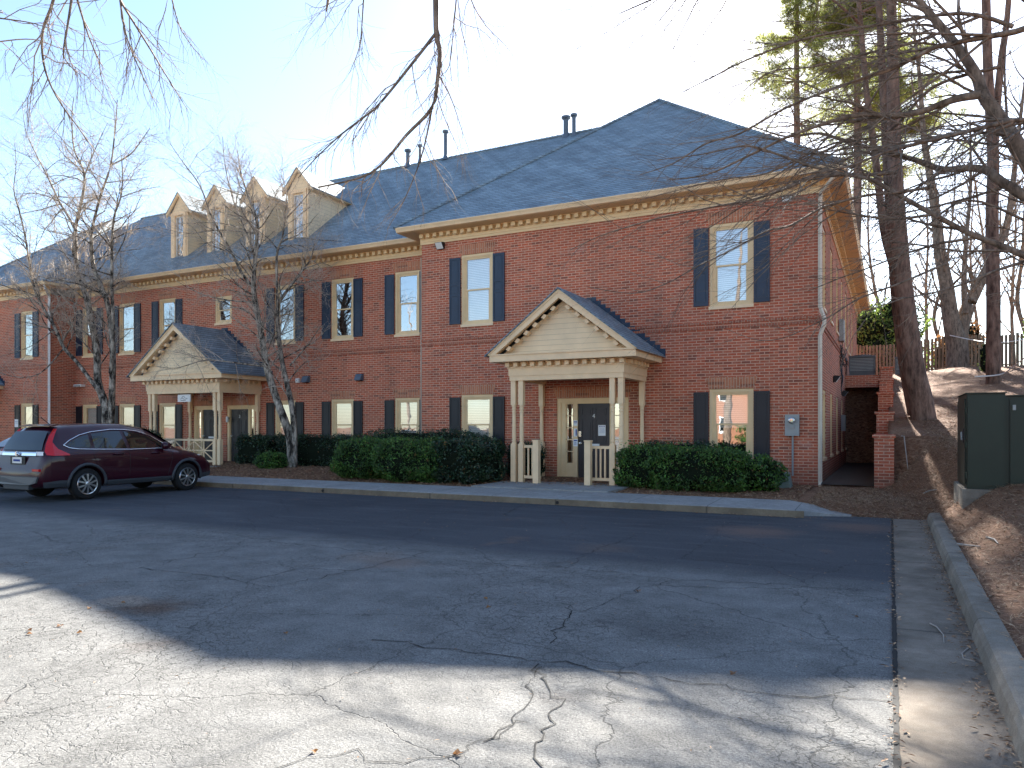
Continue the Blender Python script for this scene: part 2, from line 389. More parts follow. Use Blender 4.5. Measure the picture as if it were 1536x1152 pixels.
sheet('hillside', axis([(-90, -1.6, 4)]), axis([(42, 60, 3)]), lambda x, y: ground(0, y), M['straw'])
sheet('parking_lot', axis([(-90, -30, 10), (-30, .02, 2)]), axis([(-70, 14.62, 5)]), lambda x, y: 0., M['asphalt'])
def bedz(x, y):
    f = sm(-14, -12.5, x)
    return .12 + sm(15.3, 19, y) * (.19 * (1 - f) + .10 * f) + .018 * mn.noise(Vector((x * 3, y * 3, 0)))
sheet('mulch_bed', axis([(-60, -22, 1.5), (-22, -1.6, .12)]), axis([(15.2, 20.05, .12)]), bedz, M['straw'])
# sidewalk with its kerb face, tapering down into a nose at the right
mb = MB(); x0, x1 = -90, -1.75
prof = [(13.93, -.05), (13.95, .115), (13.985, .135), (15.42, .16), (15.42, -.05)]
secs = [(x0, 0, 1), (x1, 0, 1), (-1.35, .25, .8), (-1.0, .42, .4), (-.62, .55, .12)]
for x, s, k in secs:
    for (py, pz) in prof:
        back = py > 15
        yy = py + (s if not back else -s * .9) ; zz = pz if pz < 0 else max(.012, pz * k)
        mb.v.append((x, yy, zz))
for i in range(len(secs) - 1):
    for j in range(4): mb.f.append((i * 5 + j, i * 5 + j + 1, (i + 1) * 5 + j + 1, (i + 1) * 5 + j))
mb.f.append(tuple(range((len(secs) - 1) * 5, len(secs) * 5)))
struct(mb.build('sidewalk', M['concrete']))
mb = MB(); mb.box(-90, -1.35, 13.90, 13.947, -.05, .118); struct(mb.build('curb', M['curb']))
mb = MB()
for u in (836, 484): 
    p = atY(u, 752 if u > 800 else 736.5, 13.895); mb.lathe([(.035, 0), (.035, .012)], 10, (p.x, 13.888, .055), 'y')
struct(mb.build('curb_drain_hole', M['black']))
# gutter pan and kerb on the right
mb = MB(); mb.quad((.025, -14, .004), (.56, -14, .012), (.56, 14.45, .012), (.025, 14.45, .004)); struct(mb.build('gutter', M['gutter_pan']))
mb = MB()
kp = [(.54, -.03), (.565, .10), (.59, .145), (.62, .155), (.735, .16), (.735, -.03)]
for y in (-14, 14.3, 14.42):
    for px, pz in kp: mb.v.append((px, y, pz if y < 14.4 else min(pz, .13)))
for i in range(2):
    for j in range(5): mb.f.append((i * 6 + j, i * 6 + j + 1, (i + 1) * 6 + j + 1, (i + 1) * 6 + j))
mb.f.append(tuple(range(12, 18))); struct(mb.build('curb', M['kerb_right']))
# path slabs under the porticos
mb = MB(); mb.box(-8.95, -5.5, 15.40, 18.92, 0, .185); struct(mb.build('path', M['concrete']))
mb = MB(); mb.box(-24.4, -20.2, 17.6, 20.02, 0, .27); mb.prism([(-21.6, 15.40, 0), (-20.2, 15.40, 0), (-19.6, 17.0, 0), (-19.9, 17.62, 0), (-21.6, 17.62, 0)], (0, 0, .18)); struct(mb.build('path', M['concrete']))
mb = MB(); mb.box(-38.4, -34.9, 15.40, 18.92, 0, .185); struct(mb.build('path', M['concrete']))
# cracks one can follow
def crack(pxs, w, seed, z=.005):
    r = random.Random(seed); pts = []
    P = [atZ(u, v, 0) for u, v in pxs]
    for a, b in zip(P, P[1:]):
        n = max(2, int((b - a).length / .07))
        for i in range(n): pts.append(a.lerp(b, i / n))
    pts.append(P[-1]); q = []
    for i, p in enumerate(pts):
        j = Vector((mn.noise(Vector((p.x * 5, p.y * 5, seed))), mn.noise(Vector((p.x * 5, p.y * 5, seed + 9))), 0)) * .10 + Vector((mn.noise(Vector((p.x * 16, p.y * 16, seed))), mn.noise(Vector((p.x * 16, p.y * 16, seed + 4))), 0)) * .06 + Vector((r.uniform(-1, 1), r.uniform(-1, 1), 0)) * .012
        q.append(p + j)
    mb = MB()
    for i, p in enumerate(q):
        t = (q[min(i + 1, len(q) - 1)] - q[max(i - 1, 0)]).normalized(); nrm = Vector((-t.y, t.x, 0)); ww = w * (.35 + r.random())
        mb.v += [tuple(p + nrm * ww + Vector((0, 0, z))), tuple(p - nrm * ww + Vector((0, 0, z)))]
    mb.f = [(2 * i, 2 * i + 1, 2 * i + 3, 2 * i + 2) for i in range(len(q) - 1)]
    struct(mb.build('pavement_crack', M['crack'], fix=False))
for i, (p, w) in enumerate([
    ([(300, 795), (430, 815), (560, 828), (700, 843), (850, 852), (1000, 868), (1170, 877), (1332, 889)], .005),
    ([(560, 960), (680, 975), (760, 985), (880, 998), (960, 1015), (1080, 1030), (1180, 1045), (1270, 1048), (1352, 1053)], .006),
    ([(806, 1000), (812, 1020), (832, 1040), (836, 1062), (826, 1085), (812, 1110), (800, 1152)], .005),
    ([(806, 1000), (800, 1035), (780, 1070), (760, 1090), (725, 1112)], .004),
    ([(430, 1152), (520, 1125), (560, 1150), (650, 1140), (720, 1110), (790, 1078)], .004),
    ([(0, 1048), (40, 1030), (80, 1005), (130, 990)], .003),
    ([(850, 852), (890, 826), (930, 812), (965, 798)], .005),
    ([(850, 905), (855, 928), (832, 945), (818, 965)], .005), ([(850, 925), (890, 910), (940, 890), (1000, 872)], .004),
    ([(210, 852), (330, 865), (400, 880), (430, 877), (560, 850), (640, 828)], .005),
    ([(640, 828), (530, 812), (420, 810), (300, 832), (215, 852)], .004)]):
    crack(p, w, i)
mb = MB(); yy = -10.
pts = []
while yy < 14.5:
    pts.append(yy); yy += .06
for i, y in enumerate(pts):
    w = .010 + .010 * rnd.random(); mb.v += [(.028 - w, y, .009), (.028 + w, y, .009)]
mb.f = [(2 * i, 2 * i + 1, 2 * i + 3, 2 * i + 2) for i in range(len(pts) - 1)]
struct(mb.build('pavement_crack', M['crack'], fix=False))

# ------------------------------------------------------------ the brick building
BLD = empty('brick_office_building', 'two-storey red brick office building with slate blue roof, dormers and cream porticos', 'building', (0, 0, 0))
FR, FM, FL = 18.9, 20.0, 18.9          # facade planes: right block, middle, left wing
def wall(mb, a0, a1, z0, z1, plane, openings, face='-y', depth=.13):
    xs = sorted({a0, a1, *[q for o in openings for q in (o[0], o[1])]}); zs = sorted({z0, z1, *[q for o in openings for q in (o[2], o[3])]})
    P = (lambda a, d, z: (a, plane + d, z)) if face == '-y' else (lambda a, d, z: (plane - d, a, z))
    for i in range(len(xs) - 1):
        for j in range(len(zs) - 1):
            cx, cz = (xs[i] + xs[i + 1]) / 2, (zs[j] + zs[j + 1]) / 2
            if any(o[0] < cx < o[1] and o[2] < cz < o[3] for o in openings): continue
            mb.quad(P(xs[i], 0, zs[j]), P(xs[i + 1], 0, zs[j]), P(xs[i + 1], 0, zs[j + 1]), P(xs[i], 0, zs[j + 1]))
    for (b0, b1, c0, c1) in openings:
        mb.quad(P(b0, 0, c0), P(b0, depth, c0), P(b0, depth, c1), P(b0, 0, c1)); mb.quad(P(b1, 0, c0), P(b1, depth, c0), P(b1, depth, c1), P(b1, 0, c1))
        mb.quad(P(b0, 0, c1), P(b1, 0, c1), P(b1, depth, c1), P(b0, depth, c1)); mb.quad(P(b0, 0, c0), P(b1, 0, c0), P(b1, depth, c0), P(b0, depth, c0))
WU = (4.58, 6.67); WL = (.78, 2.54)
wins = []   # (x, plane, z0, z1, width, kind, shutters)
for x in (-10.78, -3.525): wins += [(x, FR, *WU, 1.07, 'blind', 1), (x, FR, *WL, 1.07, 'clear' if x > -5 else 'b2', 1)]
for x in (-14.02, -16.7, -19.3, -25.5, -27.95, -30.35):
    wins += [(x, FM, *WU, .98, 'dark', 1), (x, FM, *WL, .98, 'b1' if x in (-16.7, -25.5) else 'b2' if x in (-19.3, -30.35) else 'blind', 1)]
wins.append((-22.4, FM, 5.48, 6.52, .88, 'dark', 0))
for x in (-32.93, -40.2): wins += [(x, FL, 4.5, 6.55, .9, 'dark', 1), (x, FL, .78, 2.6, .9, 'half', 1)]
doors = [(-7.205, FR, .19, 2.38, 2.07), (-23.3, FM, .28, 2.40, 1.46), (-21.5, FM, .28, 2.40, 1.46), (-36.6, FL, .19, 2.38, 2.07)]
def ops(plane, a, b):
    o = [(w[0] - w[4] / 2, w[0] + w[4] / 2, w[2], w[3]) for w in wins if w[1] == plane and a < w[0] < b]
    return o + [(d[0] - d[4] / 2, d[0] + d[4] / 2, d[2], d[3]) for d in doors if d[1] == plane and a < d[0] < b]
sidew = [20.6, 23.2, 25.8, 28.4, 31.0, 33.6, 36.2]
mb = MB(); wall(mb, -12.71, -1.51, -.05, 7.13, FR, ops(FR, -13, 0))
wall(mb, FR, 41, -.05, 7.13, -1.51, [(y - .5, y + .5, *WU) for y in sidew] + [(y - .5, y + .5, *WL) for y in sidew[:5]], '+x')
mb.quad((-12.71, FR, -.05), (-12.71, FM, -.05), (-12.71, FM, 7.13), (-12.71, FR, 7.13)); mb.quad((-12.71, 41, -.05), (-1.51, 41, -.05), (-1.51, 41, 7.13), (-12.71, 41, 7.13))
tag(mb.build('wall', M['brick'], BLD), 'brick wall of the nearer right-hand block')
mb = MB(); bw = MB(); bw.quad((-31.3, 31, 0), (-12.7, 31, 0), (-12.7, 31, 7.1), (-31.3, 31, 7.1)); bw.build('back_wall', M['brick'], BLD); wall(mb, -31.3, -12.715, -.05, 7.13, FM, ops(FM, -32, -12))
tag(mb.build('wall', M['brick'], BLD), 'recessed brick wall of the long middle block')
mb = MB(); wall(mb, -43, -31.3, -.05, 7.13, FL, ops(FL, -43, -31)); mb.quad((-31.3, FL, -.05), (-31.3, FM, -.05), (-31.3, FM, 7.13), (-31.3, FL, 7.13)); mb.quad((-43, FL, -.05), (-43, 31, -.05), (-43, 31, 7.13), (-43, FL, 7.13))
tag(mb.build('wall', M['brick'], BLD), 'brick wall of the far left wing')
# dark rooms behind the openings
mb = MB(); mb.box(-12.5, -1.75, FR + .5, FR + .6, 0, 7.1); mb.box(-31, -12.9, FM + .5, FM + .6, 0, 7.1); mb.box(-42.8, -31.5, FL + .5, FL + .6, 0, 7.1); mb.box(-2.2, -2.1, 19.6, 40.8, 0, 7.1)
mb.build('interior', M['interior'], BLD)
# storey band
mb = MB()
for a, b, pl in ((-12.73, -1.49, FR), (-31.28, -12.73, FM), (-43, -31.28, FL)):
    mb.box(a, b, pl - .022, pl + .01, 4.05, 4.11); mb.box(a, b, pl - .022, pl + .01, 4.17, 4.23)
mb.box(-1.52, -1.488, FR - .02, 41, 4.05, 4.11); mb.box(-1.52, -1.488, FR - .02, 41, 4.17, 4.23)
mb.build('brick_band', M['band'], BLD)

# windows ---------------------------------------------------------------
wcache = {}
def window(x, plane, z0, z1, w, kind, rz=0, side=False):
    key = (round(z1 - z0, 2), w, kind); h = z1 - z0
    if key not in wcache:
        f = MB(); hw = w / 2
        def ring(o, i, y0, y1, zb):     # rectangular ring: outer inset o, inner inset i
            f.box(-hw + o, -hw + i, y0, y1, o + zb, h - o); f.box(hw - i, hw - o, y0, y1, o + zb, h - o)
            f.box(-hw + i, hw - i, y0, y1, h - i, h - o); f.box(-hw + i, hw - i, y0, y1, o + zb, i + zb)
        ring(.002, .075, .02, .13, 0); ring(.075, .105, .04, .135, 0); ring(.105, .15, .06, .14, 0)
        mid = h * .5
        f.box(-hw + .15, hw - .15, .064, .105, mid - .022, mid + .022)
        for s in (-1, 1): f.box(s * (hw - .17) - .02, s * (hw - .17) + .02, .085, .12, .15, mid)
        fo = f.build('window', M['cream'], None)
        sl = MB(); sl.box(-hw - .01, hw + .01, -.035, .06, -.045, .03); so = sl.build('sill', M['cream_pale'], fo)
        g = MB(); g.quad((-hw + .14, .088, .14), (hw - .14, .088, .14), (hw - .14, .088, h - .14), (-hw + .14, .088, h - .14))
        gm = M['glass'] if kind in ('dark', 'half') else M['glass_clear']
        g.build('pane', gm, fo)
        if kind in ('blind', 'half', 'clear', 'b1', 'b2'):
            zz = {'blind': .15, 'b1': .30, 'b2': h * .30, 'half': h * .5, 'clear': h * .45}[kind]
            b = MB(); b.quad((-hw + .12, .15, zz), (hw - .12, .15, zz), (hw - .12, .15, h - .1), (-hw + .12, .15, h - .1)); b.build('blind', M['blind'], fo)
        wcache[key] = fo; o = fo; o.parent = BLD
    else: o = copy_tree(wcache[key], BLD)
    o.location = (x, plane, z0); o.rotation_euler = (0, 0, rz)
    return o
for (x, pl, z0, z1, w, k, s) in wins: window(x, pl, z0, z1, w, k)
for y in sidew:
    window(-1.51, y, *WU, 1.0, 'dark', R(90))
    if y < 32: window(-1.51, y, *WL, 1.0, 'dark', R(90))
# jack arches
def arch(mb, x, pl, z, w, h=.29, e=.1, k=0):
    mb.prism([(x - w / 2 - .01, pl - .008, z), (x + w / 2 + .01, pl - .008, z), (x + w / 2 + e, pl - .008, z + h), (x - w / 2 - e, pl - .008, z + h)], (0, .012, 0))
for (x, pl, z0, z1, w, k, s) in wins: mb = MB(); arch(mb, x, pl, z1 + .004, w); mb.build('window_arch', M['arch'], BLD)
for (x, pl, z0, z1, w) in doors: mb = MB(); arch(mb, x, pl, z1 + .004, w, .30, .12); mb.build('door_arch', M['arch'], BLD)
for y in sidew:
    mb = MB(); mb.prism([(-1.502, y - .51, 6.674), (-1.502, y + .51, 6.674), (-1.502, y + .6, 6.96), (-1.502, y - .6, 6.96)], (-.012, 0, 0)); mb.build('window_arch', M['arch'], BLD)
# shutters
def shutter_mesh(h, low):
    m = MB(); w = .37; m.box(0, w, -.035, -.004, 0, h)
    def fr(za, zb):
        m.box(.0, .045, -.05, -.036, za, zb); m.box(w - .045, w, -.05, -.036, za, zb)
    for za, zb in ((0, .06), (h * .42, h * .42 + .05), (h * .58 if not low else h * .42 + .055, (h * .58 if not low else h * .42 + .055) + .045), (h - .06, h)):
        m.box(.045, w - .045, -.05, -.036, za, zb)
    fr(0, h)
    segs = ((.1, h * .42 - .04), (h * .42 + .09, h * .58 - .04), (h * .58 + .085, h - .1)) if not low else ((.1, h * .42 - .04), (h * .42 + .14, h - .1))
    for za, zb in segs:
        if zb > za + .05: m.box(.075, w - .075, -.044, -.036, za, zb)
    return m
sh = {}
for (x, pl, z0, z1, w, k, s) in wins:
    if not s: continue
    low = z0 < 3; h = round(z1 - z0 - .13, 2); key = (h, low)
    if key not in sh:
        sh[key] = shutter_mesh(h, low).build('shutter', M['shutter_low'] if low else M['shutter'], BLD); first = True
    else: first = False
    for sx in (-1, 1):
        o = sh[key] if (first and sx == -1) else sh[key].copy()
        if o.name not in COL.objects: COL.objects.link(o)
        o.parent = BLD; o.location = (x - w / 2 - .385 if sx < 0 else x + w / 2 + .015, pl, z0 + .06)

# cornice -----------------------------------------------------------------
def cornice(mb, a, b, pl, ret=(0, 0)):
    f = pl
    mb.box(a, b, f - .035, f + .02, 7.115, 7.185); mb.box(a, b, f - .055, f + .02, 7.185, 7.205)
    mb.box(a, b, f - .045, f + .02, 7.205, 7.40); mb.box(a, b, f - .12, f + .02, 7.40, 7.425)
    n = int((b - a) / .235); st = (b - a) / n
    for i in range(n):
        c = a + (i + .5) * st; mb.box(c - .06, c + .06, f - .19, f - .045, 7.285, 7.40)
    mb.box(a, b, f - .50, f - .02, 7.425, 7.445)
mb = MB(); cornice(mb, -12.74, -1.48, FR)
tmp = MB(); cornice(tmp, FR + .02, 41.2, 0)
mb.add([(-1.51 - (y if True else 0), x, z) for x, y, z in tmp.v], tmp.f)
tag(mb.build('cornice', M['cream'], BLD), 'cream toothed cornice of the right block')
mb = MB(); cornice(mb, -31.28, -12.75, FM); tag(mb.build('cornice', M['cream'], BLD), 'cream toothed cornice of the middle block')
mb = MB(); cornice(mb, -43, -31.28, FL); tag(mb.build('cornice', M['cream'], BLD), 'cream toothed cornice of the left wing')
def gut(mb, p, q, out):   # open K-style gutter profile swept from p to q
    out = Vector(out); pr = [(-.02, 7.43), (.0, 7.43), (.06, 7.435), (.085, 7.49), (.12, 7.545), (.12, 7.565), (.10, 7.565), (.0, 7.55), (-.02, 7.55)]
    n = len(pr); vs = [tuple(Vector(e) + out * d + Vector((0, 0, z))) for e in (p, q) for d, z in pr]
    mb.add(vs, [(i, (i + 1) % n, (i + 1) % n + n, i + n) for i in range(n)] + [tuple(range(n)), tuple(range(n, 2 * n))])
mb = MB(); gut(mb, (-13.26, FR - .5, 0), (-.98, FR - .5, 0), (0, -1, 0)); gut(mb, (-1.0, FR - .6, 0), (-1.0, 41.3, 0), (1, 0, 0))
mb.build('gutter', M['cream_pale'], BLD)
mb = MB(); gut(mb, (-30.7, FM - .5, 0), (-12.72, FM - .5, 0), (0, -1, 0)); mb.build('gutter', M['cream_pale'], BLD)
mb = MB(); gut(mb, (-43.4, FL - .5, 0), (-30.72, FL - .5, 0), (0, -1, 0)); mb.build('gutter', M['cream_pale'], BLD)
# soffit return at the left end of the right block
mb = MB(); mb.box(-13.26, -12.7, FR - .5, FM - .1, 7.425, 7.445); mb.build('soffit', M['cream'], BLD); mb = MB(); mb.box(-1.6, -1.0, FR - .5, 41.2, 7.4255, 7.4445); mb.build('soffit', M['cream'], BLD); mb = MB(); mb.box(-31.3, -30.72, FL - .5, FM - .1, 7.425, 7.445)
mb.box(-30.76, -30.72, FL - .5, FM - .45, 7.43, 7.55); mb.build('soffit', M['cream'], BLD)

# roofs ----------------------------------------------------------------------
E0 = 7.55
def roof(polys, label):
    m = MB()
    for p in polys: m.poly(p)
    return tag(m.build('roof', M['shingle'], BLD, fix=False), label)
A = (-7.13, 25.2, 12.88); B = (-7.13, 34.6, 12.88)
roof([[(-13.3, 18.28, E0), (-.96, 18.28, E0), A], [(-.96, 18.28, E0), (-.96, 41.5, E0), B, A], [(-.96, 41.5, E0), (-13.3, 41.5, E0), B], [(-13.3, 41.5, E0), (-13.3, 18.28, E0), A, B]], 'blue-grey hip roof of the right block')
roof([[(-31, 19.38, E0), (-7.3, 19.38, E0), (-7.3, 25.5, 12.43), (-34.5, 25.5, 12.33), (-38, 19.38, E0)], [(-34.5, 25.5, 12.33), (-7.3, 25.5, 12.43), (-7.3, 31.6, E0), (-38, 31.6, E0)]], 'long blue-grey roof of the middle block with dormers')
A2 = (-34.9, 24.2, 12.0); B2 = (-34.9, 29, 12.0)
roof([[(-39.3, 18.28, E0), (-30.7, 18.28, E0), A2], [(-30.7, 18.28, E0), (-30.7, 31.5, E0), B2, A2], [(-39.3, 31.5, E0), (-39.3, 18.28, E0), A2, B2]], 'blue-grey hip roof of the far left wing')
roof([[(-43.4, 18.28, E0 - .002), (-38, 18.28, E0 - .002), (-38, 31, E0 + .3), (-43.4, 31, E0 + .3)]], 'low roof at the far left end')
mb = MB()
for a, b in (((-13.3, 18.28, E0), A), ((-.96, 18.28, E0), A), (A, B), ((-34.5, 25.5, 12.33), (-7.3, 25.5, 12.43)), ((-30.7, 18.28, E0), A2), ((-39.3, 18.28, E0), A2)):
    a, b = Vector(a), Vector(b); n = int((b - a).length / .22)
    for i in range(n):
        p, q = a.lerp(b, i / n), a.lerp(b, (i + 1.1) / n); mb.tube([p + Vector((0, 0, .01)), q + Vector((0, 0, .03))], [.055, .055], 6)
    mb.build('ridge_cap', M['shingle'], BLD); mb = MB()

# dormers ---------------------------------------------------------------------
def dormer():
    z0, ze, za, yb = 8.3, 10.25, 11.0, 23.9
    m = MB(); hw = .47
    m.poly([(-hw, 20.5, z0), (-.24, 20.5, z0), (-.24, 20.5, 10.02), (.24, 20.5, 10.02), (.24, 20.5, z0), (hw, 20.5, z0), (hw, 20.5, ze), (0, 20.5, za - .06), (-hw, 20.5, ze)])
    for s in (-1, 1): m.quad((s * hw, 20.5, z0), (s * hw, 23.3, z0), (s * hw, 23.3, ze), (s * hw, 20.5, ze))
    root = m.build('dormer', M['siding'], BLD, fix=False)
    r = MB()
    for s in (-1, 1): r.prism([(0, 20.36, za), (s * .70, 20.36, ze - .06), (s * .70, 23.2, ze - .06), (0, 24.2, za)], (0, 0, -.035))
    r.build('roof', M['shingle'], root)
    t = MB()
    for s in (-1, 1):
        t.prism([(0, 20.38, za - .037), (s * .70, 20.38, ze - .097), (s * .70, 20.38, ze - .20), (0, 20.38, za - .15)], (0, .08, 0))
        t.box(min(s * .48, s * .68), max(s * .48, s * .68), 20.4, 23.0, ze - .12, ze - .10)
        t.box(min(s * .25, s * .40), max(s * .25, s * .40), 20.43, 20.498, 8.35, 10.06)
        t.box(s * .452 - .03, s * .452 + .03, 20.45, 20.497, 8.3, ze - .05)
    t.box(-.40, .40, 20.42, 20.497, 10.062, 10.18); t.box(-.44, .44, 20.40, 20.5, 8.30, 8.36)
    t.build('trim', M['cream_pale'], root)
    w = MB(); w.box(-.25, -.21, 20.51, 20.55, 8.37, 10.03); w.box(.21, .25, 20.51, 20.55, 8.37, 10.03); w.box(-.21, .21, 20.51, 20.55, 9.17, 9.22); w.box(-.21, .21, 20.51, 20.55, 9.99, 10.03); w.box(-.21, .21, 20.51, 20.55, 8.37, 8.41)
    w.box(-.01, .01, 20.515, 20.54, 8.41, 9.99); w.build('window_frame', M['white'], root)
    g = MB(); g.quad((-.22, 20.53, 8.39), (.22, 20.53, 8.39), (.22, 20.53, 10.0), (-.22, 20.53, 10.0)); g.build('pane', M['glass'], root)
    bk = MB(); bk.quad((-.4, 20.9, 8.3), (.4, 20.9, 8.3), (.4, 20.9, 10.1), (-.4, 20.9, 10.1)); bk.build('interior', M['interior'], root)
    return root
d0 = dormer()
for i, x in enumerate((-19.12, -21.24, -23.32, -25.38)):
    o = d0 if i == 0 else copy_tree(d0, BLD); o.location = (x, 0, 0)

# roof vent pipes
mb0 = None
def ypitch(y): return E0 + (y - 19.38) * (12.40 - E0) / (25.5 - 19.38)
for i, (u, v, h, r) in enumerate(((612, 248, .62, .085), (630, 240, .60, .055), (668.5, 236, 1.05, .075), (849, 205, .72, .10), (861, 204, .78, .075))):
    y = 24.9
    for _ in range(30):
        p = atY(u, v, y); y += (p.z - ypitch(y)) * .2 if False else 0
    # find where the ray meets the slope
    lo, hi = 19.5, 25.5
    for _ in range(40):
        md = (lo + hi) / 2; p = atY(u, v, md)
        if p.z > ypitch(md): lo = md
        else: hi = md
    p = atY(u, v, lo)
    m = MB(); m.lathe([(r * 1.9, -.12), (r * 1.15, .06), (r, .1), (r, h - .12), (r * 1.05, h - .12), (r * 1.05, h - .08)], 12); o = m.build('vent_pipe', M['pipe'], BLD, loc=p)
    c = MB(); c.lathe([(r * 1.1, h - .07), (r * 1.75, h - .05), (r * 1.75, h + .02), (r * .9, h + .05)], 12); c.build('cap', M['pipe'], o)
# downspouts
def dsp(pts, w=.075, mat='dspout'):
    m = MB(); m.tube(pts, w * .62, 4); return m.build('downspout', M[mat], BLD)
dsp([(-1.12, 18.36, 7.42), (-1.12, 18.4, 7.33), (-1.45, 18.78, 7.08), (-1.47, 18.82, 6.9), (-1.47, 18.82, 4.42), (-1.38, 18.82, 4.15), (-1.38, 18.82, 4.0), (-1.47, 18.82, 3.75), (-1.47, 18.82, .32), (-1.47, 18.72, .22)])
dsp([(-30.9, 18.4, 7.42), (-30.9, 18.45, 7.3), (-31.22, 18.8, 7.05), (-31.24, 18.82, 6.8), (-31.24, 18.82, .3)], .10, 'white')
dsp([(-13.1, 19.48, 7.42), (-13.1, 19.5, 7.30), (-12.9, 19.85, 7.1), (-13.42, 19.93, 7.0), (-13.42, 19.93, .3)], .05, 'dspout')

# doors ------------------------------------------------------------------------
def text_mesh(s, size, ext=.004):
    cu = bpy.data.curves.new('t', 'FONT'); cu.body = s; cu.size = size; cu.extrude = ext; cu.align_x = 'CENTER'; cu.align_y = 'CENTER'
    o = bpy.data.objects.new('t', cu); COL.objects.link(o); dg = bpy.context.evaluated_depsgraph_get()
    me = bpy.data.meshes.new_from_object(o.evaluated_get(dg)); bpy.data.objects.remove(o); bpy.data.curves.remove(cu)
    me.transform(Matrix.Rotation(R(90), 4, 'X')); return me
def door(x, pl, z0, w=.915, h=2.03, num=None, slot=True):
    m = MB(); y = .10
    m.box(-w / 2, w / 2, y, y + .04, 0, h)
    st, ms = .115, .10; cols = [(-w / 2 + st, -ms / 2), (ms / 2, w / 2 - st)]; rows = [(.24, .80), (.98, 1.58), (1.70, 1.90)]
    for za, zb in rows:
        for xa, xb in cols:   # frame ridge then raised panel
            for bx in ((xa - .012, xa + .012, za, zb), (xb - .012, xb + .012, za, zb), (xa, xb, za - .012, za + .012), (xa, xb, zb - .012, zb + .012)): m.box(bx[0], bx[1], y - .012, y - .001, bx[2], bx[3])
            m.box(xa + .05, xb - .05, y - .01, y - .001, za + .05, zb - .05)
    o = m.build('door', M['door'], BLD, loc=(x, pl, z0))
    k = MB(); k.lathe([(.03, y - .01), (.03, y - .02), (.012, y - .025), (.012, y - .05), (.03, y - .06), (.026, y - .085), (.01, y - .09)], 12, (-w / 2 + .07, 0, .94), 'y'); k.build('handle', M['brass'], o)
    if slot:
        k = MB(); k.box(-.16, .16, y - .018, y - .001, .86, .93); k.build('mail_slot', M['white'], o)
    if num:
        me = text_mesh(num, .16); me.materials.append(M['white']); n = bpy.data.objects.new('door_number', me); COL.objects.link(n); n.parent = o; n.location = (0, y - .018, 1.68)
    th = MB(); th.box(-w / 2 - .04, w / 2 + .04, 0, .14, -.03, -.003); th.build('threshold', M['white'], o)
    return o
def surround(x, pl, z0, z1, w, dc, lights):     # dc = door centre; lights = list of (xa, xb) sidelight extents
    m = MB(); dw = .93; h = z1 - z0; a, b = x - w / 2, x + w / 2
    m.box(a + .002, a + .11, .03, .16, 0, h - .002); m.box(b - .11, b - .002, .03, .16, 0, h - .002); m.box(a + .11, b - .11, .03, .16, h - .11, h - .002)
    m.box(a + .11, b - .11, .05, .15, h - .15, h - .11)
    spans = sorted([(dc - dw / 2, dc + dw / 2)] + [tuple(l) for l in lights])
    cur = a + .11
    for sa, sb in spans:
        if sa - cur > .004: m.box(cur, sa, .055, .15, 0, h - .15)
        cur = sb
    if b - .11 - cur > .004: m.box(cur, b - .11, .055, .15, 0, h - .15)
    for la, lb in lights: m.box(la, lb, .075, .14, 0, .40)
    o = m.build('door_frame', M['cream'], BLD, loc=(0, pl, z0))
    for la, lb in lights:
        s = MB(); 
        for i in range(6): zz = .40 + i * (h - .15 - .40) / 5; s.box(la, lb, .08, .12, zz - .012, zz + .012)
        s.box(la, la + .03, .08, .12, .4, h - .15); s.box(lb - .03, lb, .08, .12, .4, h - .15)
        so = s.build('sidelight', M['cream'], o); g = MB(); g.quad((la, .10, .4), (lb, .10, .4), (lb, .10, h - .15), (la, .10, h - .15)); g.build('pane', M['glass'], so)
    return o
surround(-7.205, FR, .19, 2.38, 2.07, -7.18, [(-7.99, -7.76), (-6.62, -6.40)]); d4 = door(-7.18, FR, .205, num='4')
surround(-23.3, FM, .28, 2.40, 1.46, -23.13, [(-23.88, -23.68)]); d3 = door(-23.13, FM, .295, .9, 2.0, slot=True)
surround(-21.5, FM, .28, 2.40, 1.46, -21.64, [(-21.08, -20.88)]); door(-21.64, FM, .295, .9, 2.0, num='3', slot=False)
surround(-36.6, FL, .19, 2.38, 2.07, -36.58, [(-37.39, -37.16), (-36.02, -35.8)]); door(-36.58, FL, .205)

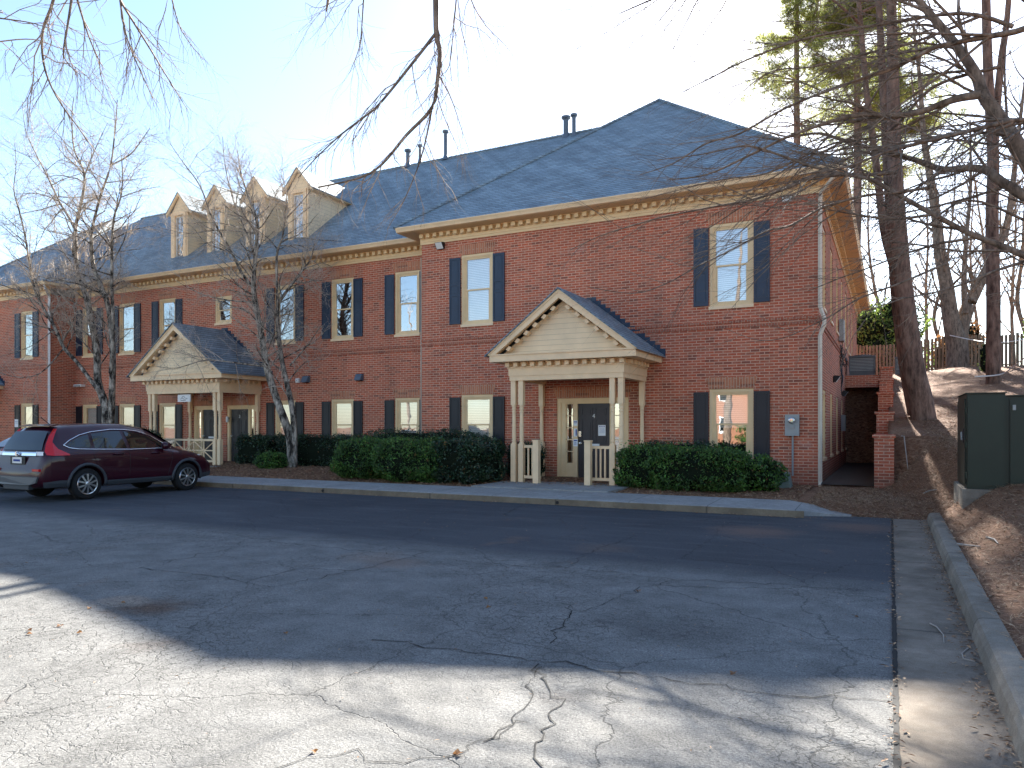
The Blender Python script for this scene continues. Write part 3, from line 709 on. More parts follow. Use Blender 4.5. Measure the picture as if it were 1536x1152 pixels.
# porticos -----------------------------------------------------------------------
def column(bx, by, zb, single=False):
    c = MB(); r = .062
    c.box(bx - .066, bx + .066, by - .066, by + .066, 2.16, 2.78); c.box(bx - .068, bx + .068, by - .068, by + .068, zb, 1.16)
    c.lathe([(.062, 1.161), (.062, 1.19), (.046, 1.21), (.062, 1.24), (.049, 1.27), (.055, 1.32), (.053, 1.60), (.060, 1.63), (.051, 1.66), (.047, 1.95), (.058, 1.98), (.046, 2.01), (.060, 2.06), (.050, 2.09), (.062, 2.13), (.062, 2.159)], 14, (bx, by, 0))
    return c
def portico(xc, wy, fy, hb, hc, apex, zb, style):
    dz = 0
    m = MB()
    # entablature: beam, bed mould, dentils, cornice slab
    for (x0, x1, y0, y1) in ((xc - hb, xc + hb, fy, fy + .2), (xc - hb, xc - hb + .2, fy + .2, wy), (xc + hb - .2, xc + hb, fy + .2, wy)):
        m.box(x0, x1, y0, y1, 2.78, 2.90)
    for (x0, x1, y0, y1) in ((xc - hb - .02, xc + hb + .02, fy - .02, fy + .2), (xc - hb - .02, xc - hb + .2, fy + .2, wy - .003), (xc + hb - .2, xc + hb + .02, fy + .2, wy - .003)):
        m.box(x0, x1, y0, y1, 2.90, 3.10)
    m.box(xc - hb - .05, xc + hb + .05, fy - .05, wy - .006, 3.10, 3.13)
    m.box(xc - hb + .02, xc + hb - .02, fy + .02, wy - .006, 3.13, 3.25)
    n = int(round(2 * hb / .235)); st = 2 * hb / n
    for i in range(n + 1): c = xc - hb + i * st; m.box(c - .055, c + .055, fy - .14, fy + .02, 3.132, 3.235)
    for s in (-1, 1):
        k = int((wy - fy) / .235)
        for i in range(1, k): y = fy + i * (wy - fy) / k; xx = sorted((xc + s * (hb - .02), xc + s * (hb + .14))); m.box(xx[0], xx[1], y - .055, y + .055, 3.132, 3.235)
    m.box(xc - hc, xc + hc, fy - .33, wy - .006, 3.25, 3.41)
    m.box(xc - hc - .03, xc + hc + .03, fy - .36, wy - .006, 3.41, 3.44)
    # ceiling
    m.box(xc - hb + .2, xc + hb - .2, fy + .2, wy - .006, 3.02, 3.05)
    root = m.build('portico', M['cream_pale'], BLD)
    # gable
    ze = 3.44; za = apex; sl = (za - ze) / (hc + .06)
    t = MB(); t.poly([(xc - hc + .2, fy - .02, ze), (xc + hc - .2, fy - .02, ze), (xc, fy - .02, za - .22)]); t.build('pediment', M['siding'], root, fix=False)
    rk = MB(); th = .19
    for s in (-1, 1):
        rk.prism([(xc, fy - .36, za - .03), (xc + s * (hc + .03), fy - .36, ze + .001), (xc + s * (hc - .19), fy - .36, ze + .001), (xc, fy - .36, za - th - .03)], (0, .10, 0))
        rk.prism([(xc, fy - .38, za - .01), (xc + s * (hc + .06), fy - .38, ze + .002), (xc + s * (hc - .02), fy - .38, ze + .002), (xc, fy - .38, za - .07)], (0, .03, 0))
        rk.prism([(xc, fy - .26, za - .05), (xc + s * (hc - .04), fy - .26, ze + .001), (xc + s * (hc - .09), fy - .26, ze + .001), (xc, fy - .26, za - .09)], (0, .24, 0))
        k = 7
        for i in range(1, k):       # modillions under the rake
            f = i / k; px = xc + s * (hc - .22) * (1 - f) ; pz = ze + (za - .22 - ze) * f - .01
            rk.prism([(px - s * .05, fy - .26, pz + .03), (px + s * .03, fy - .26, pz - .06), (px - s * .05, fy - .26, pz - .10), (px - s * .13, fy - .26, pz - .01)], (0, .16, 0))
    rk.build('rake_trim', M['cream_pale'], root)
    rf = MB()
    for s in (-1, 1): rf.prism([(xc, fy - .42, za + .035), (xc + s * (hc + .10), fy - .42, ze - .02), (xc + s * (hc + .10), wy - .004, ze - .02), (xc, wy - .004, za + .035)], (0, 0, -.035))
    rf.build('roof', M['shingle'], root)
    fl = MB()               # stepped flashing where the roof meets the brick
    L = math.hypot(hc + .1, za - ze); k = 15
    for s in (-1, 1):
        for i in range(k):
            f = i / k; px = xc + s * (hc + .10) * (1 - f); pz = ze - .02 + (za + .055 - ze) * f
            xx = sorted((px, px - s * (hc + .16) / k)); fl.box(xx[0], xx[1], wy - .02, wy - .003, pz, pz + .20)
    fl.build('flashing', M['shutter'], root)
    for s in (-1, 1):
        for dx in (.085, .30): column(xc + s * (hb - dx), fy + .1, zb).build('column', M['cream_pale'], root)
        column(xc + s * (hb - .09), wy - .09, zb).build('column', M['cream_pale'], root)
    if style == 'newel':
        for s in (-1, 1):
            r = MB(); xa = xc + s * (hb - .38); xb = xc + s * .69
            a, b = sorted((xa, xb)); y = fy + .1
            r.box(a, b, y - .03, y + .03, 1.06, 1.13); r.box(a, b, y - .03, y + .03, zb + .11, zb + .18)
            for i in range(1, 4): c = a + (b - a) * i / 4; r.box(c - .02, c + .02, y - .02, y + .02, zb + .18, 1.06)
            r.build('railing', M['cream_pale'], root)
            nw = MB(); nw.box(xb - .075, xb + .075, fy - .22, fy - .07, zb - .05, 1.24); nw.prism([(xb - .085, fy - .23, 1.24), (xb + .085, fy - .23, 1.24), (xb + .085, fy - .06, 1.24), (xb - .085, fy - .06, 1.24)], (0, 0, .03)); nw.box(xb - .03, xb + .03, fy - .07, fy + .07, 1.0, 1.06)
            nw.build('newel_post', M['cream_pale'], root)
    else:
        r = MB(); y = fy + .1; a, b = xc - hb + .38, xc + hb - .38; z0, z1 = zb + .18, 1.10
        r.box(a, b, y - .03, y + .03, z1, z1 + .07); r.box(a, b, y - .03, y + .03, z0 - .07, z0)
        k = 3; w = (b - a) / k
        for i in range(k):
            x0, x1 = a + i * w, a + (i + 1) * w; cx, cz = (x0 + x1) / 2, (z0 + z1) / 2
            r.box(cx - .02, cx + .02, y - .014, y + .014, z0, z1); r.box(x0 + .02, cx - .02, y - .0135, y + .0135, cz - .02, cz + .02); r.box(cx + .02, x1 - .02, y - .0135, y + .0135, cz - .02, cz + .02)
            r.box(x0 - .02, x0 + .02, y - .018, y + .018, z0, z1)
            for q in (-1, 1):
                r.tube([(x0, y + .02 * q, cz - q * (z1 - z0) / 2), (x1, y + .02 * q, cz + q * (z1 - z0) / 2)], .022, 4)
        r.build('railing', M['cream_pale'], root)
    return root
portico(-7.215, FR, 17.02, 1.53, 1.94, 4.97, .17, 'newel')
portico(-22.32, FM, 18.1, 1.86, 2.32, 5.20, .26, 'cross')
portico(-36.6, FL, 17.02, 1.53, 1.94, 4.97, .17, 'newel')

# ------------------------------------------------------------ beside the building
MB_ = MB
def brickbox(x0, x1, y0, y1, z0, z1): return MB().box(x0, x1, y0, y1, z0, z1)
ST = [(18.5, 1.42), (21.4, 1.99), (24.4, 2.62), (27.4, 3.18), (30.2, 3.78)]
w = MB()
for i, (y, z) in enumerate(ST):
    yn = ST[i + 1][0] if i < 4 else 33.5
    w.box(-.325, .075, y, yn - .002, -.1, z - .07); w.box(-.365, .10, y - .03, yn - .035, z - .07 + .002, z)
w.box(-1.50, -.33, 30.3, 30.62, 3.05, 3.50)
vd = MB().box(-1.50, -.33, 30.63, 40, -.1, -.05); vd.quad((-1.5, 40, 0), (-.33, 40, 0), (-.33, 40, 3.5), (-1.5, 40, 3.5)); vd.quad((-.33, 30.62, 0), (-.33, 40, 0), (-.33, 40, 3.5), (-.33, 30.62, 3.5)); vd.quad((-1.5, 30.62, 3.49), (-.33, 30.62, 3.49), (-.33, 40, 3.49), (-1.5, 40, 3.49))  # near-black void added behind the ledge to make the passage end deeply shaded
wr = w.build('retaining_wall', M['brick']); vd.build('passage_shade_void', M['interior'], wr); tag(wr, 'stepped brick retaining wall climbing the slope beside the dark side passage', 'wall')
sheet('passage_floor', [-1.5, -.9, -.33], axis([(19.0, 31, .5)]), lambda x, y: .235 + .01 * mn.noise(Vector((x * 4, y * 4, 0))), paint('shade_dark_soil', (.02, .013, .010), .7, .3))  # passage's deep shade is painted into this near-black floor colour
# air conditioners
def ac_unit(loc, label):
    r = empty('air_conditioner', label, 'air conditioner', loc, 'air conditioning units behind the side passage')
    b = MB(); b.box(-.45, .45, -.4, .4, 0, .06); b.box(-.43, .43, -.38, .38, .06, .16)
    for sx in (-1, 1):
        for sy in (-1, 1): b.box(sx * .42 - .02, sx * .42 + .02, sy * .37 - .02, sy * .37 + .02, .16, .70)
    b.box(-.40, .40, -.35, .35, .16, .70); b.build('casing', M['ac'], r)
    l = MB()
    for i in range(9): z = .2 + i * .055; l.box(-.40, .40, -.375, -.355, z, z + .018); l.box(.402, .42, -.34, .34, z, z + .018)
    l.build('louvre', M['grey_metal'], r)
    t = MB(); t.box(-.46, .46, -.41, .41, .70, .76); t.lathe([(.33, .762), (.33, .79), (.30, .80)], 20); t.build('top', M['ac'], r)
    return r
ac_unit((-.95, 31.1, 3.50), 'grey air conditioner on the brick ledge at the end of the side passage')
ac_unit((.62, 36.0, hill(.6, 36) - .05), 'grey air conditioner standing by the wooden fence left of the double pine')
# fence
fz = lambda x: hill(max(x, .5), 44) - .05
def fence(p0, p1, label, name='wooden_fence'):
    p0, p1 = Vector(p0), Vector(p1); L = (p1 - p0).length; d = (p1 - p0).normalized(); nrm = Vector((-d.y, d.x, 0))
    r = empty(name, label, 'fence', p0); pk = MB(); rl = MB(); ps = MB(); n = int(L / .16)
    for i in range(n):
        c = p0 + d * (i * .16); g = hill(c.x, c.y) if c.x > 0 else hill(.3, c.y); h = 1.82 + rnd.uniform(-.03, .04); w2 = .058
        a = c - d * w2 - p0; b = c + d * w2 - p0; g -= p0.z
        pk.prism([a + Vector((0, 0, g)), b + Vector((0, 0, g)), b + Vector((0, 0, g + h - .05)), (a + b) / 2 + Vector((0, 0, g + h)), a + Vector((0, 0, g + h - .05))], nrm * .018)
    for j in range(int(L / 2.4) + 1):
        c = p0 + d * min(L, j * 2.4); g = (hill(c.x, c.y) if c.x > 0 else hill(.3, c.y)) - p0.z; c0 = c - p0
        q = MB(); q.box(c0.x - .06, c0.x + .06, c0.y + .03, c0.y + .15, g - .2, g + 1.86); q.build('post', M['wood'], r)
        if j:
            for zz in (.3, 1.35):
                a = prev[0] + Vector((0, .06, prev[1] + zz)); b = c0 + Vector((0, .06, g + zz)); rl.tube([a, b], .035, 4)
        prev = (c0, g)
    pk.build('pickets', M['wood'], r); rl.build('rail', M['wood'], r)
    return r
fence((-4, 44, hill(.3, 44)), (7.0, 44, hill(.3, 44)), 'weathered wooden picket fence along the top of the slope behind the pines')
fence((7.1, 43.9, hill(7, 44)), (7.4, 30, hill(7, 44)), 'sunlit wooden picket fence running towards the viewer at the right edge')
# utility cabinet
g = .62
r = empty('utility_cabinet', 'tall dark green metal utility cabinet on a concrete pad at the right edge', 'utility box', (1.05, 13.4, g - .05))
m = MB(); m.box(-.06, 2.2, -.05, 1.75, -.3, .07); m.build('pad', M['kerb_right'], r)
m = MB(); m.prism([(0, 0, .075), (0, 1.62, .075), (0, 1.62, 1.50), (0, 1.5, 1.535), (0, 0, 1.535)], (.50, 0, 0)); m.box(.505, .535, .06, 1.55, .075, 1.50); m.box(.54, 2.1, .10, 1.62, .075, 1.49)
m.build('body', M['green_cab'], r)
m = MB(); m.box(.015, .475, -.022, -.003, .12, 1.50); m.build('door', M['green_cab'], r)
m = MB(); m.box(-.02, -.003, .10, 1.50, .14, 1.46); sd_ = m.build('side_door', M['green_cab'], r)
h_ = MB(); h_.box(-.032, -.021, .22, .36, .78, 1.0); h_.build('handle_recess', M['black'], sd_); h_ = MB(); h_.tube([(-.045, .29, .82), (-.05, .29, .95)], .014, 8); h_.build('handle', M['grey_metal'], sd_)
for z in (.28, .75, 1.28):
    m = MB(); m.tube([(-.01, -.012, z - .04), (-.01, -.012, z + .04)], .012, 8); m.build('hinge', M['green_cab'], r)
m = MB(); m.box(.57, 2.07, .075, .098, .14, 1.44); m.build('door', M['green_cab'], r)
m = MB(); m.box(-.02, .52, -.04, 1.52, 1.537, 1.552); m.box(.52, 2.13, .06, 1.65, 1.495, 1.51); m.build('lid', M['green_cab'], r)
m = MB(); m.box(.60, .64, .05, .074, 1.28, 1.36); m.build('latch', M['grey_metal'], r)

# ------------------------------------------------------------ fittings on the walls
def flood(loc, label, mat='black', rz=0, cover='blind'):
    r = empty('wall_light', label, 'wall light', loc, None, rz)
    m = MB(); m.box(-.07, .07, -.03, -.002, -.09, .09); m.prism([(-.13, -.03, .11), (.13, -.03, .11), (.13, -.03, -.08), (-.13, -.03, -.08)], (0, -.05, 0)); m.prism([(-.13, -.08, .11), (-.13, -.20, .09), (-.13, -.08, -.08)], (.26, 0, 0)); m.build('housing', M[mat], r)
    m = MB(); m.quad((-.115, -.203, .082), (.115, -.203, .082), (.115, -.086, -.082), (-.115, -.086, -.082)); m.build('lens', M['white'], r); return r
flood((-12.0, FR, 7.0), 'black wedge-shaped wall light under the left end of the right block cornice')
m = empty('wall_light', 'small white box light under the cornice near the right corner', 'wall light', (-2.2, FR, 7.04))
b = MB(); b.box(-.11, .11, -.16, -.05, -.06, .05); b.build('housing', M['white'], m); b = MB(); b.box(-.05, .05, -.05, -.002, -.02, .04); b.box(-.14, .14, -.2, -.04, .052, .07); b.build('bracket', M['black'], m)
flood((-1.51, 23.9, 3.0), 'black and white wall light on the side wall above the passage', 'black', R(90))
flood((-1.51, 28.5, 2.75), 'small wall light deeper in the side passage', 'black', R(90))
for x, lab in ((-18.27, 'grey metal exhaust hood beside the white box on the brick wall'), (-15.92, 'grey metal exhaust hood alone on the brick wall above the second window from the step')):
    r = empty('exhaust_hood', lab, 'vent hood', (x, FM, 3.24), 'grey exhaust hoods on the middle block')
    m = MB(); m.prism([(-.13, -.003, .13), (-.13, -.10, .13), (-.13, -.20, -.08), (-.13, -.003, -.08)], (.26, 0, 0)); m.build('hood', M['pipe'], r)
    m = MB(); m.box(-.15, .15, -.012, -.002, .132, .15); m.box(-.09, .09, -.16, -.02, -.10, -.082); m.build('flange', M['black'], r)
r = empty('alarm_box', 'small white alarm box on the brick beside the exhaust hood', 'alarm box', (-18.67, FM, 3.23)); m = MB(); m.box(-.08, .08, -.07, -.002, -.08, .08); m.prism([(-.08, -.07, .08), (.08, -.07, .08), (.06, -.10, .03), (-.06, -.10, .03)], (0, 0, -.09)); m.build('case', M['white'], r); m = MB(); m.lathe([(.02, -.102), (.02, -.11)], 10, (0, 0, 0), 'y'); m.build('lamp', M['grey_metal'], r)
r = empty('alarm_box', 'white wall box by the corner of the left wing above the lower windows', 'alarm box', (-30.9, FM, 3.35)); m = MB(); m.box(-.25, .25, -.2, -.002, -.05, .05); m.build('case', M['white'], r); m = MB(); m.box(-.2, .2, -.24, -.2, -.04, .02); m.build('lens', M['grey_metal'], r)
# electric meter
r = empty('electric_meter', 'grey electric meter box with a round glass dial and conduit on the brick wall', 'electric meter', (-2.09, FR, 1.38))
m = MB(); m.box(-.16, .16, -.11, -.003, 0, .51); m.box(-.165, .165, -.115, -.003, .25, .262); m.box(-.05, .05, -.135, -.11, .18, .25); m.build('box', M['grey_metal'], r)
m = MB(); m.lathe([(.085, -.11), (.09, -.13), (.085, -.15), (.075, -.20), (.04, -.21)], 20, (0, 0, .37), 'y'); m.build('dial', M['glass_clear'], r)
m = MB(); m.lathe([(.06, -.113), (.06, -.15)], 16, (0, 0, .37), 'y'); m.build('dial_face', M['white'], r)
m = MB(); m.tube([(.01, -.05, .0), (.01, -.05, -.95)], .022, 8); m.build('conduit', M['grey_metal'], r)
r = empty('utility_pedestal', 'pale green plastic utility box half hidden by the shrub below the meter', 'utility box', (-2.38, 18.1, .14))
m = MB(); m.prism([(-.36, -.2, .05), (.36, -.2, .05), (.30, -.16, .40), (-.30, -.16, .40)], (0, .45, 0)); m.build('body', M['green_box'], r); m = MB(); m.box(-.38, .38, -.23, .28, 0, .05); m.build('base', M['green_box'], r)
m = MB()
for i in range(5): m.box(.24, .34, -.21, -.195, .08 + i * .06, .11 + i * .06)
m.build('rib', M['green_box'], r)
r = empty('junction_box', 'pale electrical box on the dark side wall of the passage', 'junction box', (-1.51, 30.0, 1.62)); r.location = (-1.49, 27.5, 1.45); r.rotation_euler = (0, 0, R(90))
m = MB(); m.box(-.0, .36, -.12, 0, 0, .55); m.build('box', M['grey_metal'], r); m = MB(); m.box(.01, .35, -.135, -.122, .01, .54); m.build('lid', M['green_box'], r)
# cables drooping down the side wall
rr = random.Random(3); cb = empty('cable_bundle', None, 'cables', (-1.5, 27, 2.6))
for k in range(9):
    m = MB()
    y = 26.5 + rr.random() * 3; z1 = 4.9 - rr.random(); z0 = 2.6 + rr.random() * 1.2
    m.tube([(-1.49 + .1 * rr.random(), y + rr.uniform(-.3, .3) * (i / 6) + .1 * math.sin(i + k), z1 + (z0 - z1) * i / 6) for i in range(7)], .014, 5); m.v = [(a + 1.5, b - 27, c - 2.6) for a, b, c in m.v]; m.build('cable', M['black'], cb)
MB().box(.01, .15, -.6, 0, 1.8, 2.5).build('box', M['grey_metal'], cb)
tag(cb, 'tangled cables and grey boxes hanging down the side wall', 'cables')
# notices
def notice(loc, w, h, label, bars, name='notice'):
    r = empty(name, label, 'notice', loc); m = MB(); m.box(-w / 2, w / 2, -.004, 0, -h / 2, h / 2); m.build('sheet', M['paper'], r)
    m = MB()
    for (a, b, c, d) in bars: m.box(-w / 2 + a * w, -w / 2 + b * w, -.0065, -.0042, -h / 2 + c * h, -h / 2 + d * h)
    m.build('print', M['ink'], r)
lines = [(.14, .86, .72 - i * .09, .735 - i * .09) for i in range(6)] + [(.12, .25, .84, .92), (.75, .88, .84, .92), (.3, .7, .86, .90)]
notice((-6.945, FR + .085, 1.50), .21, .29, 'white printed notice taped on the upper right panel of the door numbered 4', lines)
notice((-7.70, FR + .052, 1.70), .12, .15, 'upper white sticker with a blue heading on the cream post left of the door', [(.1, .9, .6, .8), (.2, .8, .4, .44)])
notice((-7.70, FR + .052, 1.16), .13, .20, 'lower white sticker with a blue heading on the cream post left of the door', [(.1, .9, .72, .88), (.2, .8, .5, .54), (.2, .8, .36, .40), (.2, .8, .22, .26)])
notice((-7.70, FR + .052, 1.44), .10, .22, 'middle orange and white sticker strip on the cream post left of the door', [(.55, .9, .1, .9)])
notice((-33.60, FL - .055, 1.75), .26, .34, 'white paper fixed on the dark lower shutter of the left wing', [(.1, .9, .7, .74), (.1, .9, .5, .54)])
r = empty('keypad', 'brass keypad lock above the handle of the door numbered 4', 'keypad', (-7.58, FR + .098, 1.40)); m = MB(); m.box(-.035, .035, -.03, -.002, -.07, .07); m.build('plate', M['brass'], r)
m = MB()
for i in range(3):
    for j in range(4): m.box(-.022 + i * .017, -.012 + i * .017, -.034, -.031, -.05 + j * .028, -.035 + j * .028)
m.build('key', M['black'], r)
r = empty('hanging_sign', 'small white sign with a thin mountain outline hanging from the left portico beam', 'sign', (-22.32, 18.2, 2.61))
m = MB(); m.box(-.32, .32, -.02, .02, -.13, .13); m.build('board', M['white'], r)
m = MB(); pp = [(-.17, -.03), (-.10, .01), (-.05, .07), (.01, .06), (.06, .01), (.12, .0), (.18, -.005), (.12, -.035), (.02, -.035), (-.05, -.01), (-.09, .0)]
m.tube([(a, -.024, b) for a, b in pp], .006, 4); m.box(-.16, .1, -.0245, -.021, -.085, -.07); m.build('emblem', M['black'], r)
m = MB(); m.tube([(-.28, 0, .13), (-.28, 0, .17)], .006, 5); m.tube([(.28, 0, .13), (.28, 0, .17)], .006, 5); m.build('hook', M['black'], r)
m = MB(); m.box(-.38, .38, -.24, .24, 0, .015); m.box(-.34, .34, -.20, .20, .0155, .02); tag(m.build('doormat', M['black'], loc=(-7.05, 18.55, .187)), 'black doormat on the concrete in front of the door numbered 4', 'doormat')
r = empty('wall_light', 'small lantern beside the black door numbered 3', 'wall light', (-22.13, FM + .02, 1.9)); m = MB(); m.lathe([(.02, -.14), (.05, -.12), (.05, .06), (.02, .09)], 8, (0, -.08, 0)); m.build('shade', M['white'], r); m = MB(); m.box(-.03, .03, -.04, 0, -.02, .04); m.build('bracket', M['black'], r)

# ------------------------------------------------------------ shrubs
def shrub(cx, cy, zb, sx, sy, h, label, mat, n, seed, square=3.2, leaf=.030, lumps=.17, group='clipped evergreen shrubs along the front', name='clipped_shrub'):
    r = random.Random(seed); root = empty(name, label, 'shrub', (cx, cy, zb), group)
    def surf(th, ph):
        c, s = math.cos(th), math.sin(th); cp, sp = math.cos(ph), math.sin(ph)
        e = lambda v, p: math.copysign(abs(v) ** (2 / p), v)
        x = e(c, square) * e(cp, square); y = e(s, square) * e(cp, square); z = e(sp, square)
        nz = 1 + lumps * mn.noise(Vector((x * 2.1 + seed, y * 2.1, z * 2.1))) + lumps * .6 * mn.noise(Vector((x * 5 + seed, y * 5, z * 5)))
        return Vector((x * sx * nz, y * sy * nz, h * .5 + z * h * .5 * nz))
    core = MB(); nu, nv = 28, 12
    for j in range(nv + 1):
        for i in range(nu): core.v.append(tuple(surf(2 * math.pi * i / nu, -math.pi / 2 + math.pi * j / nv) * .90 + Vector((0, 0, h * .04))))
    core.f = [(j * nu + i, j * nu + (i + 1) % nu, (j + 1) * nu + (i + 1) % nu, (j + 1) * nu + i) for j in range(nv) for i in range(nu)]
    core.build('dark_core', M['core'], root)  # solid near-black core added to stand for the dark inside of the foliage
    lv = MB()
    for _ in range(n):
        th = r.random() * 6.283; ph = math.asin(r.uniform(-.95, 1)); p = surf(th, ph); d = r.random()
        p = p * (1.03 - .14 * d * d); p += Vector((r.gauss(0, .012), r.gauss(0, .012), r.gauss(0, .012)))
        if r.random() < .06: p += (p.normalized() + Vector((0, 0, .8))) * r.random() * .09
        if p.z < 0: p.z = abs(p.z) * .3
        a = Vector((r.gauss(0, 1), r.gauss(0, 1), r.gauss(0, 1))).normalized(); nn_ = (p - Vector((0, 0, h * .5))).normalized()
        a = (a + nn_ * .4).normalized(); b = a.cross(Vector((r.gauss(0, 1), r.gauss(0, 1), r.gauss(0, 1)))).normalized()
        s = leaf * r.uniform(.6, 1.25)
        lv.v += [tuple(p - a * s), tuple(p + b * s * .5), tuple(p + a * s), tuple(p - b * s * .5)]; k = len(lv.v); lv.f.append((k - 4, k - 3, k - 2, k - 1))
    lv.build('foliage', M[mat], root, fix=False); return root
shrub(-3.9, 16.95, .13, 1.10, .62, .98, 'dense green shrub in front of the lower right window', 'hedge', 15000, 1)
shrub(-5.05, 17.15, .13, .80, .62, 1.0, 'rounded green shrub beside the right columns of the near portico', 'hedge', 11000, 2)
shrub(-4.7, 18.2, .16, 1.1, .42, 1.05, 'dark strip of shrub against the brick behind the two rounded green ones', 'hedge_dark', 7000, 3)
shrub(-2.75, 17.3, .13, .62, .5, .78, 'loose leafy shrub below the electric meter', 'hedge', 3500, 4, 2.2, .042, .3)
shrub(-9.85, 16.75, .13, .85, .75, 1.12, 'dark glossy shrub beside the left columns of the near portico', 'hedge_dark', 13000, 5, 3.6, .034)
shrub(-11.35, 16.55, .13, 1.05, .85, 1.12, 'bright green clipped shrub left of the dark glossy one', 'hedge', 17000, 6, 3)
shrub(-13.05, 16.85, .13, .95, .85, 1.12, 'bright green clipped shrub at the left end of the big front hedge', 'hedge', 15000, 7, 2.8)
shrub(-12.2, 18.1, .18, 2.4, .55, 1.30, 'long dark hedge against the wall behind the bright green shrubs', 'hedge_dark', 14000, 8, 3.2)
shrub(-8.9, 18.3, .16, .5, .4, 1.0, 'small dark shrub against the brick behind the left columns of the near portico', 'hedge_dark', 3500, 9)
shrub(-16.75, 19.1, .22, 1.75, .55, 1.08, 'long dark clipped hedge below the two lower windows of the middle block', 'hedge_dark', 15000, 10, 4.2)
shrub(-19.55, 19.05, .24, .75, .55, 1.05, 'square dark shrub at the left of the forked tree by the path', 'hedge_dark', 8000, 11, 4.2)
shrub(-17.85, 17.9, .2, .52, .4, .55, 'low soft green shrub at the foot of the forked tree', 'hedge', 4500, 12, 2.2, .03, .25)
shrub(-23.4, 17.2, .2, .95, .6, 1.32, 'round dark shrub in front of the left portico behind the car', 'hedge_dark', 9000, 13, 2.3)

# ------------------------------------------------------------ trees
def grow(mb, tw, pts, r0, r1, lvl, P, rr, sides):
    n = len(pts); rads = [r0 + (r1 - r0) * (i / (n - 1)) ** P.get('tp', .9) for i in range(n)]
    tgt = mb if (r0 > P['tw']) else tw
    tgt.tube(pts, rads, sides if r0 > .05 else (5 if r0 > .02 else 3), cap=False)
    if lvl <= 0: return
    L = sum((Vector(b) - Vector(a)).length for a, b in zip(pts, pts[1:]))
    k = max(1, int(L * P['dens'][lvl] * rr.uniform(.8, 1.2)))
    for i in range(k):
        f = P['start'] + (1 - P['start']) * ((i + rr.random()) / k); q = f * (n - 1); j = min(int(q), n - 2); fr = q - j
        p = Vector(pts[j]).lerp(Vector(pts[j + 1]), fr); t = (Vector(pts[j + 1]) - Vector(pts[j])).normalized(); rad = rads[j] + (rads[j + 1] - rads[j]) * fr
        side = t.cross(Vector((rr.gauss(0, 1), rr.gauss(0, 1), rr.gauss(0, 1)))).normalized()
        ang = R(rr.uniform(*P['ang'])); d = (t * math.cos(ang) + side * math.sin(ang)).normalized()
        d = (d + Vector(P['bias'])).normalized()
        ln = P['len'][lvl] * rr.uniform(.5, 1.15) * (1.15 - .6 * f)
        m = 5 if lvl > 1 else 4; c = [p]; dd = d.copy()
        for s in range(m):
            dd = (dd + Vector((rr.gauss(0, P['wob']), rr.gauss(0, P['wob']), rr.gauss(0, P['wob']))) + Vector(P['trop']) ).normalized(); c.append(c[-1] + dd * ln / m)
        cr = min(rad * .62, P['rad'][lvl]); grow(mb, tw, c, cr, cr * .3, lvl - 1, P, rr, sides)
def smooth_path(pts, k=4):
    P = [Vector(p) for p in pts]; out = []
    for i in range(len(P) - 1):
        a = P[max(i - 1, 0)]; b = P[i]; c = P[i + 1]; d = P[min(i + 2, len(P) - 1)]
        for j in range(k):
            t = j / k; out.append(.5 * ((2 * b) + (c - a) * t + (2 * a - 5 * b + 4 * c - d) * t * t + (3 * b - a - 3 * c + d) * t ** 3))
    out.append(P[-1]); return out
def tree(name, label, base, stems, P, bark, seed, cat='tree', group=None, twig='twig', sides=8):
    rr = random.Random(seed); root = empty(name, label, cat, base, group); tr = MB(); tw = MB()
    for path, r0, r1, lvl in stems: grow(tr, tw, smooth_path([Vector(p) - Vector(base) for p in path]), r0, r1, lvl, P, rr, sides)
    tr.build('trunk', M[bark], root, smooth=True, fix=False)
    if tw.v: tw.build('twigs', M[twig], root, fix=False)
    return root
birch = dict(dens=[0, 12, 7.0, 3.3], len=[0, .5, 1.15, 2.3], rad=[0, .0075, .013, .028], ang=(28, 80), bias=(0, 0, .10), trop=(0, 0, .02), wob=.19, start=.22, tw=.016, tp=.9)
def px(Y, arr, zs=None, dY=0.):
    n = len(arr); return [atY(u, v, Y + dY * i / max(1, n - 1)) for i, (u, v) in enumerate(arr)]
Yl = 17.6
bl = atY(162, 692, Yl); bl.z = .1
